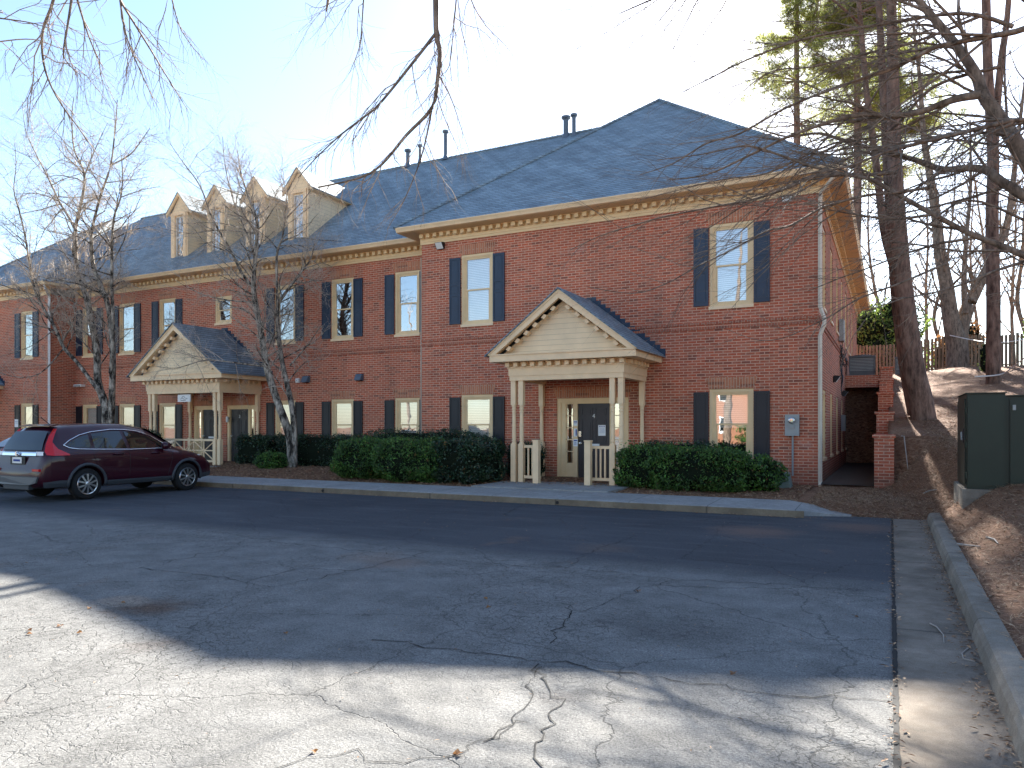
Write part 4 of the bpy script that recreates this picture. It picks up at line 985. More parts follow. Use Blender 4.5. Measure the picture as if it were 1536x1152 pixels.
tree('bare_tree', 'pale multi-stemmed bare tree rising behind the maroon car', bl, [
    ([bl, *px(Yl, [(160, 641), (157, 606), (147, 573), (145, 525), (135, 471), (128, 441), (118, 418), (114, 390), (113, 345), (119, 316), (126, 281), (125, 255), (111, 223), (108, 175), (111, 145)], dY=.8)], .17, .012, 3),
    ([bl + Vector((.12, 0, 0)), *px(Yl + .1, [(166, 640), (168, 592), (169, 525), (163, 463), (152, 431), (140, 400), (137, 364), (139, 340), (151, 293), (166, 248), (173, 190), (176, 150)], dY=-.9)], .14, .012, 3),
    (px(Yl - .1, [(166, 560), (170, 500), (168, 430), (168, 369), (171, 326), (181, 296), (184, 263), (181, 225)], dY=-1.2), .075, .01, 3),
    (px(Yl + .3, [(114, 346), (101, 322), (88, 301), (73, 268), (50, 223), (38, 193), (33, 150)], dY=1), .06, .008, 3),
    (px(Yl, [(150, 590), (144, 581), (116, 544), (96, 522), (83, 493), (65, 462), (52, 434), (45, 400), (38, 356), (30, 321), (21, 286), (24, 248), (22, 215)], dY=-1.6), .085, .008, 3),
    (px(Yl, [(126, 266), (141, 228), (161, 185)], dY=.4), .035, .008, 2), (px(Yl, [(166, 248), (196, 231), (216, 205), (225, 192)], dY=-.5), .035, .007, 2),
    (px(Yl, [(181, 296), (212, 285), (240, 280)], dY=-.4), .022, .006, 2), (px(Yl, [(88, 301), (55, 290), (22, 292)], dY=.5), .03, .006, 2),
    (px(Yl, [(96, 522), (60, 560), (20, 565), (-20, 550)], dY=-1), .03, .006, 3), (px(Yl, [(83, 493), (45, 520), (0, 535)], dY=-1), .025, .006, 3)],
    birch, 'bark_pale', 11, group='pale bare trees in front of the facade', twig='twig_pale')
Yr = 18.2
br_ = atY(437, 690, Yr); br_.z = .2
b2 = dict(birch); b2['ang'] = (28, 80); b2['bias'] = (0, -.05, .12); b2['len'] = [0, .42, 1.0, 2.0]; b2['dens'] = [0, 13, 7.5, 4.2]; b2['rad'] = [0, .0075, .013, .026]
tree('bare_tree', 'forked pale bare tree growing through the hedge right of the left portico', br_, [
    ([br_ - Vector((.02, 0, 0)), *px(Yr, [(435, 657), (415, 599), (400, 550), (392, 502), (383, 453), (380, 425), (383, 387), (386, 340), (382, 320), (373, 295), (362, 262), (356, 225)], dY=-.8)], .15, .01, 3),
    ([br_ + Vector((.08, .03, 0)), *px(Yr, [(441, 645), (437, 605), (423, 542), (417, 490), (417, 459), (435, 430), (455, 404), (466, 388), (472, 365)], dY=.6)], .12, .012, 3),
    (px(Yr, [(381, 433), (363, 410), (346, 376), (320, 330), (300, 279), (275, 244), (255, 215)], dY=-1.3), .055, .008, 3),
    (px(Yr, [(417, 475), (415, 387), (423, 358), (427, 330), (430, 290), (421, 262)], dY=-.5), .05, .008, 3),
    (px(Yr, [(384, 385), (368, 345), (350, 300), (338, 250), (334, 205)], dY=.5), .045, .008, 3),
    (px(Yr, [(435, 548), (460, 519), (482, 488)], dY=.2), .03, .008, 1), (px(Yr, [(400, 550), (360, 545), (310, 540), (265, 552), (235, 550)], dY=-1), .035, .006, 3),
    (px(Yr, [(385, 453), (340, 450), (300, 440), (262, 420)], dY=-.8), .035, .006, 3), (px(Yr, [(427, 330), (455, 300), (470, 280)], dY=.2), .03, .006, 2),
    (px(Yr, [(383, 350), (330, 345), (280, 350), (235, 340)], dY=-1), .03, .006, 3), (px(Yr, [(435, 430), (470, 420), (500, 425)], dY=-.5), .02, .005, 2)],
    b2, 'bark_pale', 23, group='pale bare trees in front of the facade', twig='twig_pale')

# pines on the slope
def tufts(mb, c, rad, n, rr, ln=.16, w=.006):
    for _ in range(n):
        p = c + Vector((rr.gauss(0, rad), rr.gauss(0, rad), rr.gauss(0, rad * .6)))
        for _ in range(7):
            d = Vector((rr.gauss(0, 1), rr.gauss(0, 1), rr.gauss(.35, 1))).normalized(); s = d.cross(Vector((rr.gauss(0, 1), rr.gauss(0, 1), 1))).normalized() * w
            k = len(mb.v); mb.v += [tuple(p - s), tuple(p + s), tuple(p + d * ln)]; mb.f.append((k, k + 1, k + 2))
def pine(name, label, base, trunks, zlo, zhi, nb, reach, seed, ln=.16, w=.006, nt=9, lean=(0, 0), group='pine trees on the slope', dead=10):
    rr = random.Random(seed); root = empty(name, label, 'tree', base, group); tr = MB(); tw = MB(); cr = MB(); B0 = Vector(base)
    paths = []
    for path, r0, r1 in trunks:
        sp = smooth_path([Vector(p) - B0 for p in path]); n = len(sp); tr.tube(sp, [r0 + (r1 - r0) * i / (n - 1) for i in range(n)], 12, cap=False); paths.append(sp)
    Pd = dict(dens=[0, 5, 3], len=[0, .5, 1.0], rad=[0, .006, .014], ang=(30, 75), bias=(0, 0, -.05), trop=(0, 0, 0), wob=.12, start=.2, tw=.02)
    for i in range(nb + dead):
        live = i < nb; sp = paths[i % len(paths)]; zz = rr.uniform(zlo, zhi) if live else rr.uniform(zlo * .45, zlo)
        q = min(range(len(sp)), key=lambda k: abs(sp[k].z - zz)); p = sp[q]; a = rr.random() * 6.283; f = (zz - zlo) / max(1e-3, zhi - zlo)
        L = reach * (1.05 - .75 * max(0, f)) * rr.uniform(.6, 1.1) if live else rr.uniform(.5, 1.8)
        d = Vector((math.cos(a) + lean[0], math.sin(a) + lean[1], .15)).normalized(); c = [p]
        for s in range(5): d = (d + Vector((rr.gauss(0, .1), rr.gauss(0, .1), rr.gauss(.03, .08)))).normalized(); c.append(c[-1] + d * L / 5)
        grow(tr, tw, c, .045 if live else .022, .008, 1 if not live else 1, Pd, rr, 5)
        if live:
            for s in range(2, 6):
                for _ in range(nt // 3):
                    cc = c[s] + Vector((rr.gauss(0, .3), rr.gauss(0, .3), rr.gauss(0, .15))) * (L / 3); tufts(cr, cc, .13 * L / 2.5, 7, rr, ln, w); 
    tr.build('trunk', M['bark_pine'], root, smooth=True, fix=False); tw.build('twigs', M['twig'], root, fix=False)
    if cr.v: cr.build('crown', M['needles'], root, fix=False)
    return root
def onr(u, v, t): return atT(u, v, t)
T1 = 19.0; b = onr(1385, 634, T1)
path1 = [onr(u, v, T1 + dt) for u, v, dt in [(1387, 645, 0), (1381, 600, 0), (1371, 555, 0), (1361, 480, 0), (1352, 400, 0), (1345, 300, 0), (1341, 200, 0), (1339, 100, 0), (1337, 0, 0), (1335, -120, 0), (1334, -260, 0), (1333, -400, 0)]]
path1b = [onr(u, v, T1 + .4) for u, v in [(1372, 622), (1357, 540), (1345, 440), (1338, 350), (1332, 260), (1327, 170), (1322, 80), (1318, 0), (1310, -120), (1304, -250)]]
path1c = [onr(u, v, T1 + 1.4) for u, v in [(1366, 590), (1352, 470), (1343, 412), (1326, 346), (1316, 260), (1308, 200), (1300, 140), (1294, 70), (1288, 0), (1280, -100)]]
pine('pine_tree', 'large double-trunked pine at the left of the slope beside the building', b, [(path1, .31, .04), (path1b, .17, .05), (path1c, .13, .05)], 11, 17.5, 24, 2.8, 5, ln=.15, w=.007, nt=8, lean=(-.2, .25), dead=26)
T2 = 24.; b = onr(1490, 584, T2)
pine('pine_tree', 'straight pine behind the green utility cabinet', b, [([onr(u, v, T2) for u, v in [(1490, 590), (1490, 450), (1488, 330), (1490, 250), (1487, 190), (1482, 104), (1479, 0), (1476, -120), (1474, -300)]], .22, .10), ([onr(u, v, T2 + .2) for u, v in [(1489, 300), (1494, 180), (1502, 90), (1508, 50), (1513, 0), (1520, -100)]], .13, .07)], 13.5, 19, 18, 2.8, 6, ln=.15, w=.006, nt=8, dead=20)
for (u, t, z0, z1, s, rch, nbp, lab) in ((1185, 45, 23.0, 33, 9, 5.4, 56, 'tall green pine behind the roof at the right of the ridge peak'), (1275, 42, 21.0, 32, 10, 4.8, 80, 'green pine behind the building corner left of the double pine'), (1338, 48, 20, 30, 12, 4.8, 70, 'green pine far behind the trunks of the double pine')):
    b = onr(u, 560, t); b.z = 3.5; top = b + Vector((.5, .3, z1 - 2))
    pine('pine_tree', lab, b, [([b, b.lerp(top, .35) + Vector((.2, 0, 0)), b.lerp(top, .7), top], .30, .07)], z0 - 3.5 - 2.5, z0 - 3.5 + 5.5, nbp, rch, s, ln=.34, w=.013, nt=13, dead=2)
# forked tree by the fence
T3 = 36.; b = onr(1437, 556, T3)
fk = dict(dens=[0, 4, 2.3, 1.2], len=[0, .8, 1.8, 3.2], rad=[0, .012, .03, .07], ang=(25, 60), bias=(0, 0, .15), trop=(0, 0, .04), wob=.13, start=.25, tw=.03)
tree('bare_tree', 'thick-trunked forked bare tree standing against the wooden fence', b, [
    ([onr(u, v, T3) for u, v in [(1437, 560), (1436, 520), (1430, 495), (1425, 470), (1420, 430), (1410, 380), (1405, 330), (1396, 270), (1385, 200), (1380, 120), (1370, 40)]], .52, .05, 3),
    ([onr(u, v, T3 + .3) for u, v in [(1438, 555), (1440, 500), (1450, 465), (1462, 440), (1480, 405), (1497, 370), (1512, 330), (1520, 270), (1528, 200), (1540, 100)]], .42, .05, 3),
    ([onr(u, v, T3) for u, v in [(1448, 470), (1446, 420), (1450, 350), (1456, 280), (1455, 180)]], .16, .04, 3)], fk, 'bark_grey', 31, group='bare trees at the back of the slope')
# thin bare trees beyond the fence: two grown once, then copied
bk = dict(dens=[0, 3, 1.9, 1.1], len=[0, 1.1, 2.2, 3.6], rad=[0, .014, .028, .055], ang=(20, 50), bias=(0, 0, .25), trop=(0, 0, .06), wob=.1, start=.25, tw=.035)
def backtree(seed, lab, loc, h):
    rr = random.Random(seed); p = [Vector(loc)]
    for i in range(6): p.append(p[-1] + Vector((rr.gauss(0, .35), rr.gauss(0, .3), h / 6)))
    return tree('bare_tree', lab, loc, [(p, .17, .03, 3)], bk, 'bark_grey', seed, group='bare trees beyond the fence')
locs = []
for (u, t) in ((1318, 50), (1392, 55), (1415, 47), (1462, 58), (1475, 49), (1521, 54), (1548, 46), (1350, 62)):
    p = atT(u, 600, t); p.z = 3.6; locs.append(tuple(p))
labs = ['thin bare tree beyond the fence just right of the building corner', 'thin bare tree beyond the fence between the double pine and the forked tree', 'slender bare tree close behind the fence left of the forked tree', 'faint bare tree far behind the forked tree', 'slender bare tree beyond the fence left of the straight pine', 'thin bare tree beyond the fence right of the straight pine', 'bare tree at the right edge beyond the fence', 'farthest thin bare tree seen past the double pine']
pr = [backtree(41, labs[0], locs[0], 15), backtree(42, labs[1], locs[1], 17)]
for i in range(2, 8):
    o = copy_tree(pr[i % 2]); o.location = locs[i]; o.rotation_euler = (0, 0, i * 1.3); o.scale = (1, 1, .85 + .05 * i); o['label'] = labs[i]
# evergreens beyond the fence
shrub(-.7, 47.2, 3.8, 2.3, 1.6, 4.6, 'round leafy evergreen rising above the fence beside the building', 'evergreen', 9000, 51, 2.1, .11, .45, 'evergreens beyond the fence', 'evergreen_tree')
shrub(3.6, 50, 3.5, 1.3, 1.2, 4.2, 'small yellowish shrub above the fence between the pine and the forked tree', 'brownleaf', 2500, 52, 2.0, .10, .5, 'evergreens beyond the fence', 'evergreen_tree')
shrub(9.4, 46.5, 4.2, 2.6, 1.6, 5.2, 'leafy green tree above the fence at the right edge', 'evergreen', 8000, 53, 2.0, .12, .5, 'evergreens beyond the fence', 'evergreen_tree')
shrub(3.35, 33.5, 3.35, .3, .3, 1.5, 'small sapling with yellow-green leaves beside the forked tree', 'evergreen', 260, 54, 2.0, .05, .5, 'small leafy plants on the slope', 'sapling')
shrub(5.4, 31.5, 3.5, .5, .5, 1.5, 'leafy seedling in front of the right fence', 'evergreen', 420, 55, 2.0, .05, .5, 'small leafy plants on the slope', 'sapling')

# large bare tree off the right edge whose limbs sweep across the building
T4 = 11.0; base4 = onr(1650, 735, 10.6); base4.z = ground(base4.x, base4.y) - .1
lm = dict(dens=[0, 6.0, 3.6, 2.7], len=[0, .50, 1.25, 2.3], rad=[0, .0058, .0115, .024], ang=(18, 55), bias=(-.26, -.04, -.10), trop=(-.02, 0, -.02), wob=.12, start=.12, tw=.013)
q = lambda arr, t0, t1: [onr(u, v, t0 + (t1 - t0) * i / (len(arr) - 1)) for i, (u, v) in enumerate(arr)]
fork = onr(1640, 420, 10.7)
tree('bare_tree', 'large bare tree at the right edge with long limbs sweeping across the brick front', base4, [
    ([base4, onr(1652, 560, 10.6), fork, onr(1610, 340, 10.8), *q([(1536, 234), (1513, 198), (1492, 167), (1474, 141), (1464, 112), (1440, 76), (1406, 34), (1378, 0), (1340, -60)], 11, 11.6)], .17, .04, 3),
    ([fork, *q([(1600, 340), (1536, 294), (1500, 271), (1480, 256), (1453, 252), (1414, 254), (1373, 240), (1310, 224), (1266, 211), (1227, 200), (1180, 205), (1130, 190)], 10.8, 12.5)], .095, .010, 3),
    ([fork, *q([(1590, 200), (1536, 180), (1479, 190), (1414, 206), (1362, 219), (1326, 229), (1270, 250), (1200, 262)], 10.6, 10)], .05, .01, 3),
    (q([(1470, 142), (1440, 147), (1414, 155), (1383, 167), (1347, 173), (1284, 173), (1232, 187), (1180, 206), (1120, 235), (1060, 262), (1000, 270)], 11, 12), .065, .008, 3),
    (q([(1600, 10), (1536, 43), (1492, 53), (1448, 61), (1406, 70), (1373, 86), (1336, 104), (1258, 130), (1180, 161), (1110, 200), (1060, 215), (1010, 245), (960, 262)], 10.4, 11.6), .05, .006, 3),
    ([fork, *q([(1590, 405), (1536, 383), (1500, 368), (1454, 350), (1399, 321), (1345, 291), (1308, 270), (1264, 261), (1213, 248), (1162, 230), (1118, 219), (1050, 232), (985, 240)], 10.7, 12)], .06, .007, 3),
    (q([(1345, 258), (1300, 262), (1260, 262), (1215, 265), (1186, 280), (1130, 299), (1076, 309), (1000, 324), (960, 335), (905, 352), (855, 375)], 11.4, 11.8), .035, .006, 3),
    (q([(1400, 280), (1350, 288), (1300, 293), (1256, 304), (1230, 313), (1186, 338), (1154, 345), (1121, 362), (1087, 380), (1043, 401), (1000, 425), (950, 440), (880, 430)], 11.2, 11.2), .026, .005, 3),
    (q([(1420, 395), (1350, 425), (1309, 440), (1281, 452), (1248, 473), (1222, 486), (1178, 506), (1136, 510), (1080, 490)], 10.8, 11.4), .02, .004, 2),
    (q([(1520, 40), (1440, 20), (1300, 40), (1200, 60), (1120, 90), (1060, 120), (1020, 140)], 11.4, 12.2), .035, .006, 3),
    (q([(1500, 100), (1400, 130), (1330, 200), (1250, 215), (1150, 260), (1080, 270), (960, 300)], 11.4, 12.6), .03, .006, 3),
    (q([(1480, 20), (1380, 60), (1300, 80), (1220, 100), (1150, 110), (1080, 170)], 12, 12.6), .03, .006, 3),
    (q([(1536, 330), (1450, 300), (1380, 350), (1340, 400), (1320, 470)], 11, 11), .022, .005, 3),
    (q([(1540, 0), (1460, -60), (1340, -110), (1200, -100), (1080, -40), (1000, -10), (930, 20)], 11, 9), .05, .006, 3)],
    lm, 'bark_grey', 77, twig='bark_grey')
# tree overhanging from behind the viewer
hb = (-7.5, -1.0, 0.)
hv = dict(dens=[0, 15, 8.5, 2.4], len=[0, .36, .75, 1.0], rad=[0, .0028, .006, .012], ang=(15, 55), bias=(0, 0, -.28), trop=(0, 0, -.10), wob=.21, start=.15, tw=.0095)
Th = 6.3
def hang(arr, r, lv, t=Th, t1=None): return ([onr(u, v, t + ((t1 or t) - t) * i / (len(arr) - 1)) for i, (u, v) in enumerate(arr)], r, r * .22, lv)
ov1 = onr(653, -60, 6.3); ov2 = onr(110, -60, 5.6)
tree('overhanging_tree', 'bare tree behind the viewer whose drooping twigs hang into the top of the view', hb, [
    ([Vector(hb), Vector((-7.4, -.9, 2.5)), Vector((-7.1, -.5, 4.6)), Vector((-6.9, .2, 6.0)), Vector((-6.6, .6, 8.2)), Vector((-6.4, 1, 11))], .24, .05, 1),
    ([Vector((-7.1, -.5, 4.8)), Vector((-6.4, 1.2, 6.4)), Vector((-5.0, 3.2, 6.6)), Vector((-3.9, 4.8, 6.1)), ov1], .11, .028, 1),
    ([Vector((-6.9, .2, 6.0)), Vector((-6.8, 1.5, 6.8)), Vector((-6.3, 3.0, 6.2)), ov2], .09, .02, 1),
    hang([(653, -70), (654, 0), (655, 51), (660, 78), (657, 115), (648, 161), (609, 203), (572, 247), (538, 267), (477, 281)], .030, 2),
    hang([(655, 48), (616, 98), (575, 149), (552, 171), (514, 200), (474, 237), (447, 267)], .016, 2, 6.3, 6.0),
    hang([(690, -60), (684, 0), (680, 44), (674, 98), (662, 113)], .011, 2), hang([(700, -40), (707, 0), (728, 37), (758, 68), (773, 88)], .008, 2, 6.3, 6.9),
    hang([(660, 115), (677, 149), (692, 193), (704, 227)], .008, 2), hang([(648, 161), (640, 203), (628, 247), (609, 294), (596, 318), (580, 345)], .010, 2, 6.3, 6.8),
    hang([(548, -50), (545, 0), (541, 57), (536, 80), (524, 110)], .010, 2), hang([(498, -60), (492, 0), (489, 18)], .022, 1), hang([(580, -30), (520, -8), (480, 12), (458, 4)], .008, 2),
    hang([(85, -60), (80, 0), (64, 47), (66, 98), (84, 144), (117, 191), (148, 234)], .015, 2, 5.6), hang([(110, -50), (107, 0), (100, 47), (96, 86), (121, 113)], .014, 2, 5.5),
    hang([(110, -20), (133, 55), (156, 105)], .012, 2, 5.7), hang([(178, -50), (180, 0), (191, 59), (215, 117), (234, 156)], .012, 2, 5.8), hang([(180, 0), (187, 12), (223, 70), (254, 121), (281, 164)], .013, 2, 5.8),
    hang([(252, -40), (258, 0), (273, 47), (305, 90)], .010, 2, 6.0), hang([(-50, 20), (0, 27), (51, 35), (94, 51)], .010, 2, 5.5), hang([(-40, 70), (0, 62), (51, 59), (98, 74), (164, 76)], .008, 2, 5.4)],
    hv, 'bark_grey', 91)

# ------------------------------------------------------------ cars
def carpaint(name, c, fl=.5):
    t = NT(name); t.fin(c, .35, .25, 0); t.b.inputs['Coat Weight'].default_value = .6; t.b.inputs['Coat Roughness'].default_value = .03; return t.m
M['maroon'] = carpaint('maroon_paint', (.032, .002, .009)); M['navycar'] = carpaint('black_paint', (.006, .009, .016))
M['chrome'] = NT('chrome').fin((.75, .76, .78), .12, .5, 1); M['alloy'] = NT('alloy').fin((.62, .63, .65), .28, .5, 1)
M['tyre'] = NT('tyre').fin((.014, .014, .015), .8, .3); M['trim'] = NT('grey_trim').fin((.045, .05, .058), .55, .4)
M['bumper'] = NT('bumper_silver').fin((.16, .165, .17), .5, .4, .3)
t = NT('car_glass'); t.fin((.008, .012, .014), .03, .8); M['carglass'] = t.m
t = NT('red_lens'); t.fin((.55, .01, .015), .12, .7); M['red'] = t.m
t = NT('clear_lens'); t.fin((.75, .72, .7), .1, .8); M['clear'] = t.m
def interp(tab, y):
    if y <= tab[0][0]: return tab[0][1:]
    for a, b in zip(tab, tab[1:]):
        if y <= b[0]:
            f = (y - a[0]) / (b[0] - a[0]); return tuple(p + (q_ - p) * f for p, q_ in zip(a[1:], b[1:]))
    return tab[-1][1:]
# y, top z, belt z, half width at top edge, half width at belt, max half width, bottom z
SUVT = [(-1.01, .62, .60, .60, .64, .70, .48), (-.985, .70, .67, .66, .72, .78, .38), (-.94, .84, .80, .69, .77, .83, .33), (-.90, 1.04, .98, .70, .80, .86, .30), (-.80, 1.27, 1.06, .66, .83, .895, .28), (-.66, 1.50, 1.08, .60, .84, .905, .27), (-.52, 1.60, 1.08, .58, .845, .91, .27), (-.2, 1.645, 1.07, .60, .85, .91, .26), (.5, 1.68, 1.05, .61, .855, .91, .24), (1.1, 1.675, 1.035, .60, .855, .91, .24), (1.6, 1.60, 1.02, .58, .85, .91, .24), (2.05, 1.37, 1.01, .60, .84, .91, .24), (2.42, 1.13, 1.00, .66, .83, .91, .25), (2.62, 1.05, .98, .64, .82, .905, .25), (2.95, .99, .92, .60, .79, .89, .25), (3.25, .90, .84, .54, .72, .85, .26), (3.45, .76, .72, .46, .62, .76, .28), (3.55, .58, .56, .36, .48, .62, .34)]
SEDT = [(-1.02, .62, .60, .62, .68, .74, .36), (-1.0, .90, .84, .62, .72, .80, .30), (-.9, 1.00, .90, .62, .76, .84, .28), (-.55, 1.06, .95, .60, .80, .88, .26), (-.1, 1.30, .97, .54, .82, .90, .24), (.3, 1.42, .97, .54, .83, .90, .22), (1.0, 1.45, .96, .55, .83, .90, .22), (1.5, 1.36, .95, .54, .82, .90, .22), (2.0, 1.12, .93, .58, .80, .90, .22), (2.3, .98, .90, .62, .80, .90, .22), (3.0, .86, .80, .56, .76, .87, .24), (3.5, .70, .66, .44, .62, .78, .28), (3.65, .52, .50, .34, .48, .62, .34)]
def section(T, y):
    zt, zb, wt, wb, wm, z0 = interp(T, y)
    zm = z0 + (zb - z0) * .72
    return [(0, zt), (wt * .5, zt - .004), (wt * .85, zt - .018), (wt, zt - .05 * min(1, (zt - zb) * 3 + .2)), (wt + (wb - wt) * .5, zt + (zb - zt) * .5), (wb, zb), (wm - .01, zb - .07), (wm, zm), (wm, z0 + (zb - z0) * .4), (wm - .015, z0 + .12), (wm - .07, z0), (0, z0)]
def sideX(T, y, z):
    s = section(T, y)[3:]
    for a, b in zip(s, s[1:]):
        if b[1] <= z <= a[1] and a[1] > b[1]: return a[0] + (b[0] - a[0]) * (a[1] - z) / (a[1] - b[1])
    return s[0][0]
def boolcut(o, cutters):
    for c in cutters:
        md = o.modifiers.new('b', 'BOOLEAN'); md.object = c; md.operation = 'DIFFERENCE'; md.solver = 'EXACT'
    dg = bpy.context.evaluated_depsgraph_get(); me = bpy.data.meshes.new_from_object(o.evaluated_get(dg)); o.modifiers.clear(); o.data = me
    for c in cutters: bpy.data.objects.remove(c)
def make_car(name, label, T, paintm, loc, rz, wb=2.62, wr=.345, suv=True, cat='car'):
    root = empty(name, label, cat, loc, 'cars parked facing the building', rz)
    ys = []; y = T[0][0]
    while y < T[-1][0]: ys.append(y); y += .035 if (y < -.4 or y > 3.1) else .08
    ys.append(T[-1][0]); mb = MB(); n = 12
    for y in ys:
        s = section(T, y); ring = [(x, z) for x, z in s] + [(-x, z) for x, z in reversed(s[1:-1])]; mb.v += [(x, y, z) for x, z in ring]
    k = 22
    mb.f = [(i * k + j, i * k + (j + 1) % k, (i + 1) * k + (j + 1) % k, (i + 1) * k + j) for i in range(len(ys) - 1) for j in range(k)] + [tuple(range(k)), tuple(range((len(ys) - 1) * k, len(ys) * k))]
    body = mb.build('body', paintm, root)
    sb = body.modifiers.new('s', 'SUBSURF'); sb.levels = 1; sb.render_levels = 1
    dg = bpy.context.evaluated_depsgraph_get(); me = bpy.data.meshes.new_from_object(body.evaluated_get(dg)); body.modifiers.clear(); body.data = me
    cut = []
    for yy in (0, wb):
        for s in (-1, 1): c = MB(); c.lathe([(wr + .055, s * .60), (wr + .055, s * 1.2)], 40, (0, yy, wr), 'x'); cut.append(c.build('cut', paintm, None))
    dg.update()
    for c in cut: c.parent = root
    bpy.context.view_layer.update(); boolcut(body, cut); body.data.shade_smooth()
    try: body.data.set_sharp_from_angle(angle=R(38))
    except Exception: pass
    # side glass, chrome, seams, cladding
    def patch(outline, off, mat, nm, par=root, mirror=True, grid=9):
        for s in ((-1, 1) if mirror else (1,)):
            m = MB(); c = (sum(p[0] for p in outline) / len(outline), sum(p[1] for p in outline) / len(outline)); P = [];
            ring = []
            for a, b in zip(outline, outline[1:] + outline[:1]):
                for i in range(grid): ring.append((a[0] + (b[0] - a[0]) * i / grid, a[1] + (b[1] - a[1]) * i / grid))
            K = 5; L = len(ring)
            for j in range(K + 1):
                for (yy, zz) in ring: y2 = c[0] + (yy - c[0]) * j / K; z2 = c[1] + (zz - c[1]) * j / K; m.v.append((s * (sideX(T, y2, z2) + off), y2, z2))
            m.f = [(j * L + i, j * L + (i + 1) % L, (j + 1) * L + (i + 1) % L, (j + 1) * L + i) for j in range(K) for i in range(L)]
            m.build(nm, M[mat], par, smooth=True)
    def sideline(pts, r, mat, nm, off=.004, n=6, closed=False):
        for s in (-1, 1):
            q2 = []
            pp = pts + ([pts[0]] if closed else [])
            for a, b in zip(pp, pp[1:]):
                for i in range(6): yy = a[0] + (b[0] - a[0]) * i / 6; zz = a[1] + (b[1] - a[1]) * i / 6; q2.append((s * (sideX(T, yy, zz) + off), yy, zz))
            q2.append((s * (sideX(T, *pp[-1]) + off), *pp[-1])); m = MB(); m.tube(q2, r, n); m.build(nm, M[mat], root, smooth=True)
    if suv:
        patch([(-.42, 1.20), (-.30, 1.27), (-.08, 1.37), (.13, 1.43), (.13, 1.13), (-.15, 1.14), (-.32, 1.16)], .006, 'carglass', 'side_window')
        patch([(.21, 1.44), (.7, 1.50), (.92, 1.50), (1.00, 1.10), (.21, 1.12)], .006, 'carglass', 'side_window')
        patch([(1.02, 1.49), (1.35, 1.46), (1.68, 1.36), (1.98, 1.20), (2.10, 1.11), (2.10, 1.09), (1.10, 1.095)], .006, 'carglass', 'side_window')
        sideline([(-.47, 1.20), (-.32, 1.30), (-.08, 1.41), (.2, 1.48), (.7, 1.535), (1.05, 1.53), (1.38, 1.49), (1.72, 1.39), (2.05, 1.20), (2.22, 1.08), (1.1, 1.07), (.2, 1.095), (-.15, 1.11), (-.36, 1.14)], .014, 'chrome', 'window_trim', .008, 6, True)
        sideline([(.17, 1.44), (.165, .95), (.22, .75), (.40, .60), (.62, .40)], .004, 'black', 'door_seam', .0)
        sideline([(1.01, 1.48), (1.04, 1.09), (1.02, .38)], .004, 'black', 'door_seam', .0); sideline([(2.20, 1.05), (2.17, .8), (2.05, .40)], .004, 'black', 'door_seam', .0)
        patch([(.40, .40), (.50, .29), (2.10, .29), (2.20, .40)], .016, 'trim', 'sill_cladding'); patch([(-.93, .43), (-.90, .31), (-.42, .31), (-.42, .45), (-.6, .46)], .014, 'trim', 'bumper_corner')
        patch([(3.05, .42), (3.05, .30), (3.5, .34), (3.5, .46)], .014, 'trim', 'bumper_corner')
        for yy in (0, wb):
            for s in (-1, 1):
                m = MB(); pr_ = []
                for i in range(19):
                    a = R(-8 + 196 * i / 18); pr_.append((yy + math.cos(a) * (wr + .085), wr + math.sin(a) * (wr + .085)))
                m.tube([(s * (sideX(T, a, max(b, .3)) + .006), a, b) for a, b in pr_], .036, 6); m.build('wheel_arch', M['trim'], root, smooth=True)
        for y0, z in ((.78, .98), (1.76, .975)):
            for s in (-1, 1): m = MB(); xx = sideX(T, y0, z); m.tube([(s * (xx + .005), y0 - .16, z), (s * (xx + .035), y0 - .11, z + .005), (s * (xx + .035), y0 + .06, z + .005), (s * (xx + .005), y0 + .1, z)], .016, 6); m.build('door_handle', paintm, root, smooth=True)
        # rear: glass, chrome bar, plate, lamps, bumper
        def rear(z):   # y of the tail surface at height z (centre line)
            lo, hi = T[0][0], .3
            for _ in range(30):
                md = (lo + hi) / 2
                if interp(T, md)[0] < z: lo = md
                else: hi = md
            return lo
        def tail(pts, off, mat, nm, par=root):
            m = MB(); V = []; m2 = 8
            (x0, z0), (x1, z1), (x2, z2), (x3, z3) = pts
            for j in range(m2 + 1):
                for i in range(m2 + 1):
                    a, b = i / m2, j / m2; x = (x0 + (x1 - x0) * a) * (1 - b) + (x3 + (x2 - x3) * a) * b; z = (z0 + (z1 - z0) * a) * (1 - b) + (z3 + (z2 - z3) * a) * b
                    m.v.append((x, rear(z) - off + .035 * (abs(x) / .8) ** 3, z))
            m.f = [(j * 9 + i, j * 9 + i + 1, (j + 1) * 9 + i + 1, (j + 1) * 9 + i) for j in range(8) for i in range(8)]
            return m.build(nm, M[mat], par, smooth=True)
        tail([(-.70, 1.10), (.70, 1.10), (.57, 1.50), (-.57, 1.50)], .022, 'carglass', 'rear_window')
        tail([(-.60, .985), (.60, .985), (.60, 1.06), (-.60, 1.06)], .04, 'chrome', 'tailgate_bar')
        m = MB(); m.lathe([(.05, -.99), (.055, -.975), (.05, -.96)], 18, (0, 0, 1.02), 'y'); m.lathe([(.035, -1.0), (.035, -.99)], 18, (0, 0, 1.02), 'y'); m.build('badge', M['chrome'], root)
        m = MB(); m.box(-.16, .16, rear(.9) - .05, rear(.9) - .035, .82, .95); pl_ = m.build('licence_plate', M['white'], root); m = MB(); m.box(-.12, .12, rear(.9) - .052, rear(.9) - .0505, .86, .905); m.build('print', M['ink'], pl_)
        m = MB(); m.box(-.26, .26, rear(.9) - .032, rear(.9) - .02, .79, .97); m.build('plate_recess', M['black'], root)
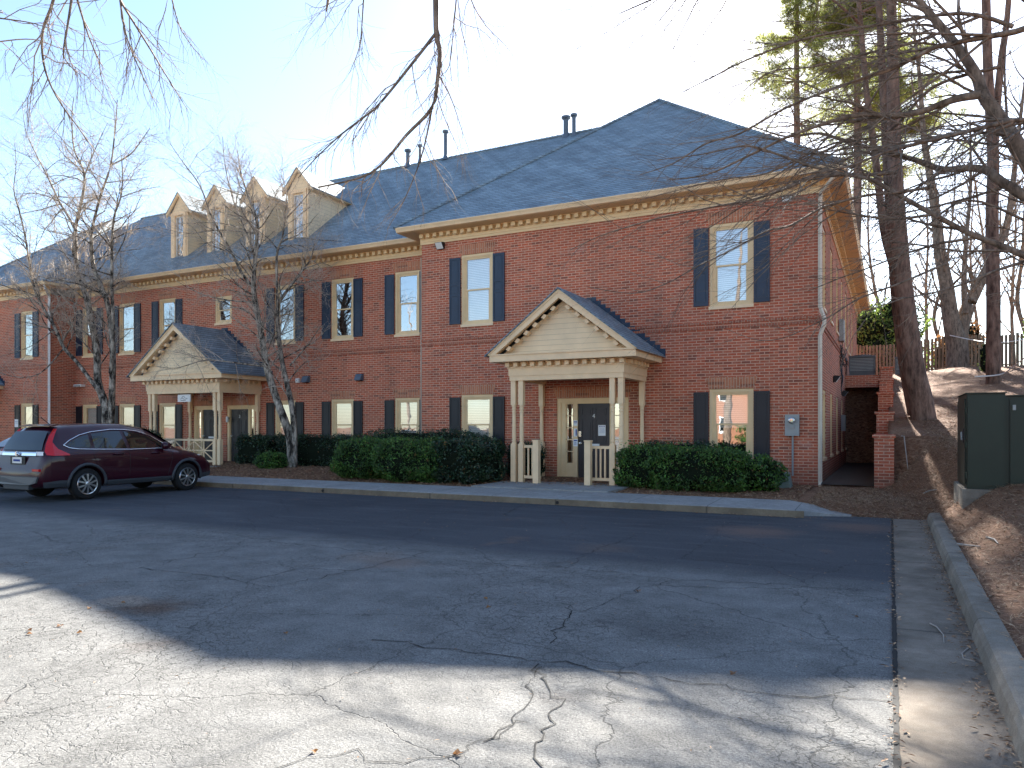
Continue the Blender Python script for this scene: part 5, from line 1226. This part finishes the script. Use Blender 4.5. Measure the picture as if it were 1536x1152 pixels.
        tail([(-.80, .99), (-.56, .99), (-.56, 1.07), (-.78, 1.07)], .03, 'clear', 'reversing_light'); tail([(.56, .99), (.80, .99), (.78, 1.07), (.56, 1.07)], .03, 'clear', 'reversing_light')
        for s in (-1, 1): 
            m = MB(); P_ = [(-.575, 1.555), (-.50, 1.555), (-.60, 1.40), (-.68, 1.27), (-.62, 1.13), (-.42, 1.02), (-.40, .985), (-.74, .985), (-.86, 1.0), (-.86, 1.08), (-.78, 1.25), (-.68, 1.42)]
            cpt = (-.68, 1.1); V = []
            for (yy, zz) in P_:
                V.append((s * (min(sideX(T, max(yy, -.93), min(zz, interp(T, yy)[0] - .06)), .90) + .026), yy, zz))
            m.v = V + [(a - s * .05, b + .03, c_) for a, b, c_ in V]; nn2 = len(V)
            m.f = [tuple(range(nn2))] + [(i, (i + 1) % nn2, (i + 1) % nn2 + nn2, i + nn2) for i in range(nn2)]; m.build('tail_light', M['red'], root)
            m = MB(); m.box(min(s * .58, s * .80), max(s * .58, s * .80), -1.005, -.955, .66, .71); m.build('reflector', M['red'], root)
        m = MB(); m.prism([(-.78, -1.02, .54), (-.62, -1.04, .55), (.62, -1.04, .55), (.78, -1.02, .54), (.70, -1.01, .42), (.5, -1.02, .37), (-.5, -1.02, .37), (-.70, -1.01, .42)], (0, .14, 0)); m.build('bumper', M['bumper'], root)
        m = MB(); m.box(-.45, .45, -1.0, -.9, .27, .36); m.build('under_bumper', M['trim'], root)
        m = MB(); m.prism([(-.55, -.62, 1.60), (.55, -.62, 1.60), (.50, -.40, 1.635), (-.50, -.40, 1.635)], (0, 0, .02)); m.build('spoiler', paintm, root)
        m = MB(); m.tube([(-.1, -.74, 1.24), (.12, -.80, 1.16), (.42, -.83, 1.13)], .012, 5); m.build('wiper', M['black'], root)
        m = MB(); m.tube([(.25, -.42, 1.64), (.25, -.62, 1.80)], .008, 5); m.build('antenna', M['black'], root)
        for s in (-1, 1):
            m = MB(); xx = sideX(T, 1.95, 1.08); m.lathe([(.02, -.10), (.075, -.085), (.095, -.02), (.085, .05), (.05, .08)], 14, (s * (xx + .12), 1.98, 1.14), 'y'); m.box(min(s * xx, s * (xx + .08)), max(s * xx, s * (xx + .08)), 1.97, 2.01, 1.09, 1.13); m.build('mirror', paintm, root, smooth=True)
            m = MB(); m.prism([(s * .50, 3.32, .80), (s * .74, 3.12, .86), (s * .80, 2.98, .88), (s * .78, 3.1, .78), (s * .60, 3.36, .72)], (0, .03, .02)); m.build('headlight', M['clear'], root)
        m = MB(); ws = [(1.66, .54), (1.95, .58), (2.25, .62), (2.40, .64)]
        for yy, hw in ws:
            for i in range(7): x = -hw + 2 * hw * i / 6; m.v.append((x, yy + .012, interp(T, yy)[0] + .010 - .016 * abs(i - 3) / 3))
        m.f = [(j * 7 + i, j * 7 + i + 1, (j + 1) * 7 + i + 1, (j + 1) * 7 + i) for j in range(3) for i in range(6)]; m.build('windscreen', M['carglass'], root, smooth=True)
    else:
        patch([(-.35, 1.02), (-.05, 1.23), (.3, 1.34), (.75, 1.36), (.8, 1.0)], .006, 'carglass', 'side_window'); patch([(.84, 1.36), (1.2, 1.35), (1.6, 1.22), (1.95, 1.02), (.86, 1.0)], .006, 'carglass', 'side_window')
        m = MB(); ws = [(-.50, .56), (-.3, .54), (-.1, .52), (.15, .50)]
        for yy, hw in ws:
            for i in range(7): x = -hw + 2 * hw * i / 6; m.v.append((x, yy - .012, interp(T, yy)[0] + .010))
        m.f = [(j * 7 + i, j * 7 + i + 1, (j + 1) * 7 + i + 1, (j + 1) * 7 + i) for j in range(3) for i in range(6)]; m.build('rear_window', M['carglass'], root, smooth=True)
        for s in (-1, 1): m = MB(); m.box(min(s * .5, s * .78), max(s * .5, s * .78), -1.02, -.95, .74, .86); m.build('tail_light', M['red'], root)
    # wheels
    for yy in (0, wb):
        for s in (-1, 1):
            t_ = MB(); ti = wr * .66
            t_.lathe([(ti, -.10), (wr - .03, -.105), (wr - .006, -.085), (wr, -.04), (wr, .04), (wr - .006, .085), (wr - .03, .105), (ti, .10)], 40, (0, 0, 0), 'x')
            wl = t_.build('wheel', M['tyre'], root, loc=(s * .80, yy, wr), smooth=True)
            rm = MB(); rm.lathe([(ti + .004, s * .102), (ti - .012, s * .108), (ti - .02, s * .07), (ti - .02, s * .02)], 40, (0, 0, 0), 'x') if False else None
            rm = MB(); K = 40
            for (rad, h) in ((ti + .008, .100), (ti, .112), (ti - .018, .108), (ti - .024, .05)):
                for i in range(K): a = 2 * math.pi * i / K; rm.v.append((s * h, rad * math.cos(a), rad * math.sin(a)))
            rm.f = [(j * K + i, j * K + (i + 1) % K, (j + 1) * K + (i + 1) % K, (j + 1) * K + i) for j in range(3) for i in range(K)]
            for i in range(5):
                for tw_, da in ((-1, -.17), (1, .17)):
                    a0 = 2 * math.pi * i / 5 + da * .4; a1 = 2 * math.pi * i / 5 + da * 1.9
                    p0 = Vector((s * .118, .035 * math.cos(a0), .035 * math.sin(a0))); p1 = Vector((s * .112, (ti - .01) * math.cos(a1), (ti - .01) * math.sin(a1)))
                    d = (p1 - p0).normalized(); nrm = Vector((0, -d.z, d.y)) * .017
                    rm.prism([p0 - nrm * .9, p0 + nrm * .9, p1 + nrm * 1.2, p1 - nrm * 1.2], (-s * .011, 0, 0))
            rm.lathe([(.055, s * .101), (.055, s * .120), (.03, s * .126)], 16, (0, 0, 0), 'x')
            rm.build('rim', M['alloy'], wl)
            bk_ = MB(); bk_.lathe([(ti - .02, s * .03), (ti - .02, s * .045)], 30, (0, 0, 0), 'x'); bk_.build('brake_disc', M['black'], wl)
    return root
make_car('parked_suv', 'maroon sport utility vehicle with chrome window trim parked facing the kerb', SUVT, M['maroon'], (-16.62, 10.3, 0), R(.5), cat='car')
make_car('parked_car', 'dark sedan mostly outside the left edge beyond the maroon vehicle', SEDT, M['navycar'], (-19.85, 11.35, 0), 0, 2.7, .32, False)

# ------------------------------------------------------------ the place opposite (seen in window reflections)
op = empty('opposite_building', 'tan two-storey building across the parking lot behind the viewer', 'building', (-8, -34, 0))
m = MB(); m.box(-16, 16, -6, 0, 0, 6.4); m.build('wall', paint('tan_wall', (.28, .13, .075), .8, .1), op)
m = MB(); m.prism([(-16.6, .6, 6.402), (-16.6, -6.6, 6.402), (-16.6, -3, 9.2)], (33.2, 0, 0)); m.build('roof', M['shingle'], op)
for x in range(-14, 15, 4):
    for z in (1, 4):
        m = MB(); m.box(x - .6, x + .6, .001, .06, z, z + 1.6); wd = m.build('window', M['white'], op); m = MB(); m.box(x - .48, x + .48, .0601, .07, z + .1, z + 1.5); m.build('pane', M['carglass'], wd)
shrub(-4, -30.5, 0, 8, 1, 2.0, 'long green hedge in front of the opposite building', 'hedge', 5000, 61, 3.5, .12, .1, 'hedges opposite', 'hedge')
far = [(-14, -15, 0), (-26, -19, 0), (2.5, -17, 0), (-38, -14, 0)]
o = backtree(45, 'bare tree on the far side of the lot behind the viewer', far[0], 12); o['group'] = 'bare trees behind the viewer'
for i, p in enumerate(far[1:]):
    c = copy_tree(o); c.location = p; c.rotation_euler = (0, 0, 1 + i); c['label'] = ['bare tree at the far left behind the viewer', 'bare tree at the right behind the viewer', 'farthest left bare tree behind the viewer'][i]

# ------------------------------------------------------------ litter
rr = random.Random(99); m = MB()
def blade(mb, p, ln, w, rr, lift=.6):
    a = rr.random() * 6.283; e = rr.uniform(-.1, lift); d = Vector((math.cos(a) * math.cos(e), math.sin(a) * math.cos(e), math.sin(e))); s = Vector((-math.sin(a), math.cos(a), rr.uniform(-.5, .5))).normalized()
    k = len(mb.v); c = p + d * ln * .5 + Vector((0, 0, ln * .08)); mb.v += [tuple(p), tuple(c + s * w), tuple(p + d * ln), tuple(c - s * w)]; mb.f.append((k, k + 1, k + 2, k + 3))
for _ in range(70000):
    t_ = rr.random()
    if t_ < .55: x = rr.uniform(.72, 4); y = rr.uniform(4, 24)
    elif t_ < .75: x = rr.uniform(-1.4, 1.2); y = rr.uniform(14.5, 18.6)
    else: x = rr.uniform(.1, 8); y = rr.uniform(18, 44)
    z = ground(x, y) if not (x < .68 and y < 14.36) else .01
    big = rr.random() < .14; blade(m, Vector((x, y, z + .004)), rr.uniform(.03, .07) if big else rr.uniform(.08, .19), rr.uniform(.008, .02) if big else .0028, rr, .5)
for _ in range(16000):
    x = rr.uniform(-21, -1.6); y = rr.uniform(15.44, 19.6 if x < -12.8 else 18.6); blade(m, Vector((x, y, bedz(x, y) + .004)), rr.uniform(.04, .13), rr.uniform(.003, .014), rr, .5)
for _ in range(2600):
    if rr.random() < .5: x = rr.uniform(-30, -1); y = 13.88 - abs(rr.gauss(0, .09))
    elif rr.random() < .75: x = .56 - abs(rr.gauss(0, .07)); y = rr.uniform(2.5, 14.4)
    else: x = .03 + rr.gauss(0, .03); y = rr.uniform(2.5, 14.4)
    blade(m, Vector((x, y, .016)), rr.uniform(.015, .06), rr.uniform(.002, .01), rr, .3)
for _ in range(900): x = rr.uniform(-12, .5); y = rr.uniform(2.5, 13.8); blade(m, Vector((x, y, .01)), rr.uniform(.01, .04), rr.uniform(.001, .005), rr, .3)
tag(m.build('leaf_litter', M['litter'], fix=False), 'brown pine needles and dead leaves scattered over the slope and beds', 'leaf litter', kind='stuff')
lf = MB(); 
for i in range(9): a = 6.283 * i / 9; rad = .045 * (1 if i % 2 else .6); lf.v.append((math.cos(a) * rad, math.sin(a) * rad, .012 + .014 * math.sin(a * 2)))
lf.v.append((0, 0, .004)); lf.f = [(i, (i + 1) % 9, 9) for i in range(9)]
spots = [(44, 951), (90, 939), (44, 946), (134, 912), (120, 949), (428, 950), (728, 898), (733, 911), (471, 1127), (687, 1131), (185, 904), (40, 844), (958, 887), (1100, 1010), (1285, 925)]
l0 = None
for i, (u, v) in enumerate(spots):
    p = atZ(u, v, .006)
    if l0 is None: l0 = tag(lf.build('fallen_leaf', M['brownleaf']), 'curled brown leaf lying on the asphalt', 'leaf', 'dry leaves on the asphalt'); o = l0
    else: o = l0.copy(); COL.objects.link(o)
    o.location = p; o.rotation_euler = (rr.uniform(-.3, .3), rr.uniform(-.3, .3), rr.random() * 6); s = rr.uniform(.35, .7); o.scale = (s, s, s)
for arr, lab in (([(1395, 935), (1405, 940), (1415, 952), (1416, 964)], 'curved bare twig lying in the concrete gutter'), ([(1452, 972), (1443, 980), (1445, 988), (1462, 992)], 'bent bare twig near the kerb in the concrete gutter')):
    m = MB(); m.tube([atZ(u, v, .018) for u, v in arr], [.006, .005, .004, .003], 5); tag(m.build('fallen_twig', M['twiglitter']), lab, 'twig')
for arr, lab in (([(1385, 742), (1395, 738), (1405, 737)], 'pale stick on the mulch below the slope'), ([(1352, 680), (1356, 695), (1362, 705)], 'crooked pale stick beside the brick pier'), ([(1436, 819), (1455, 821), (1470, 823)], 'short grey stick on the slope right of the kerb'), ([(1480, 808), (1492, 812), (1497, 818)], 'curved grey stick on the slope below the cabinet')):
    P_ = []
    for u, v in arr:
        y = 8.; 
        while y < 30:
            r_ = ray(u, v); t_ = y / r_.y; x = r_.x * t_; z = CZ + r_.z * t_
            if ground(x, y) >= z: break
            y += .03
        P_.append((x, y, ground(x, y) + .02))
    m = MB(); m.tube(P_, [.014, .012, .008], 5); tag(m.build('fallen_stick', M['twiglitter']), lab, 'stick')
m = MB(); m.tube(smooth_path([onr(1462, 565, 23.9), onr(1500, 562, 23.6), onr(1520, 550, 23), onr(1545, 530, 22)]), .022, 6); tag(m.build('rope', M['white']), 'pale rope sagging across the straight pine near its foot', 'rope')
m = MB(); m.tube(smooth_path([onr(1425, 503, 35), onr(1465, 511, 33), onr(1500, 514, 31), onr(1545, 508, 30)]), .018, 6); tag(m.build('rope', M['white']), 'thin rope strung in front of the fence behind the straight pine', 'rope')
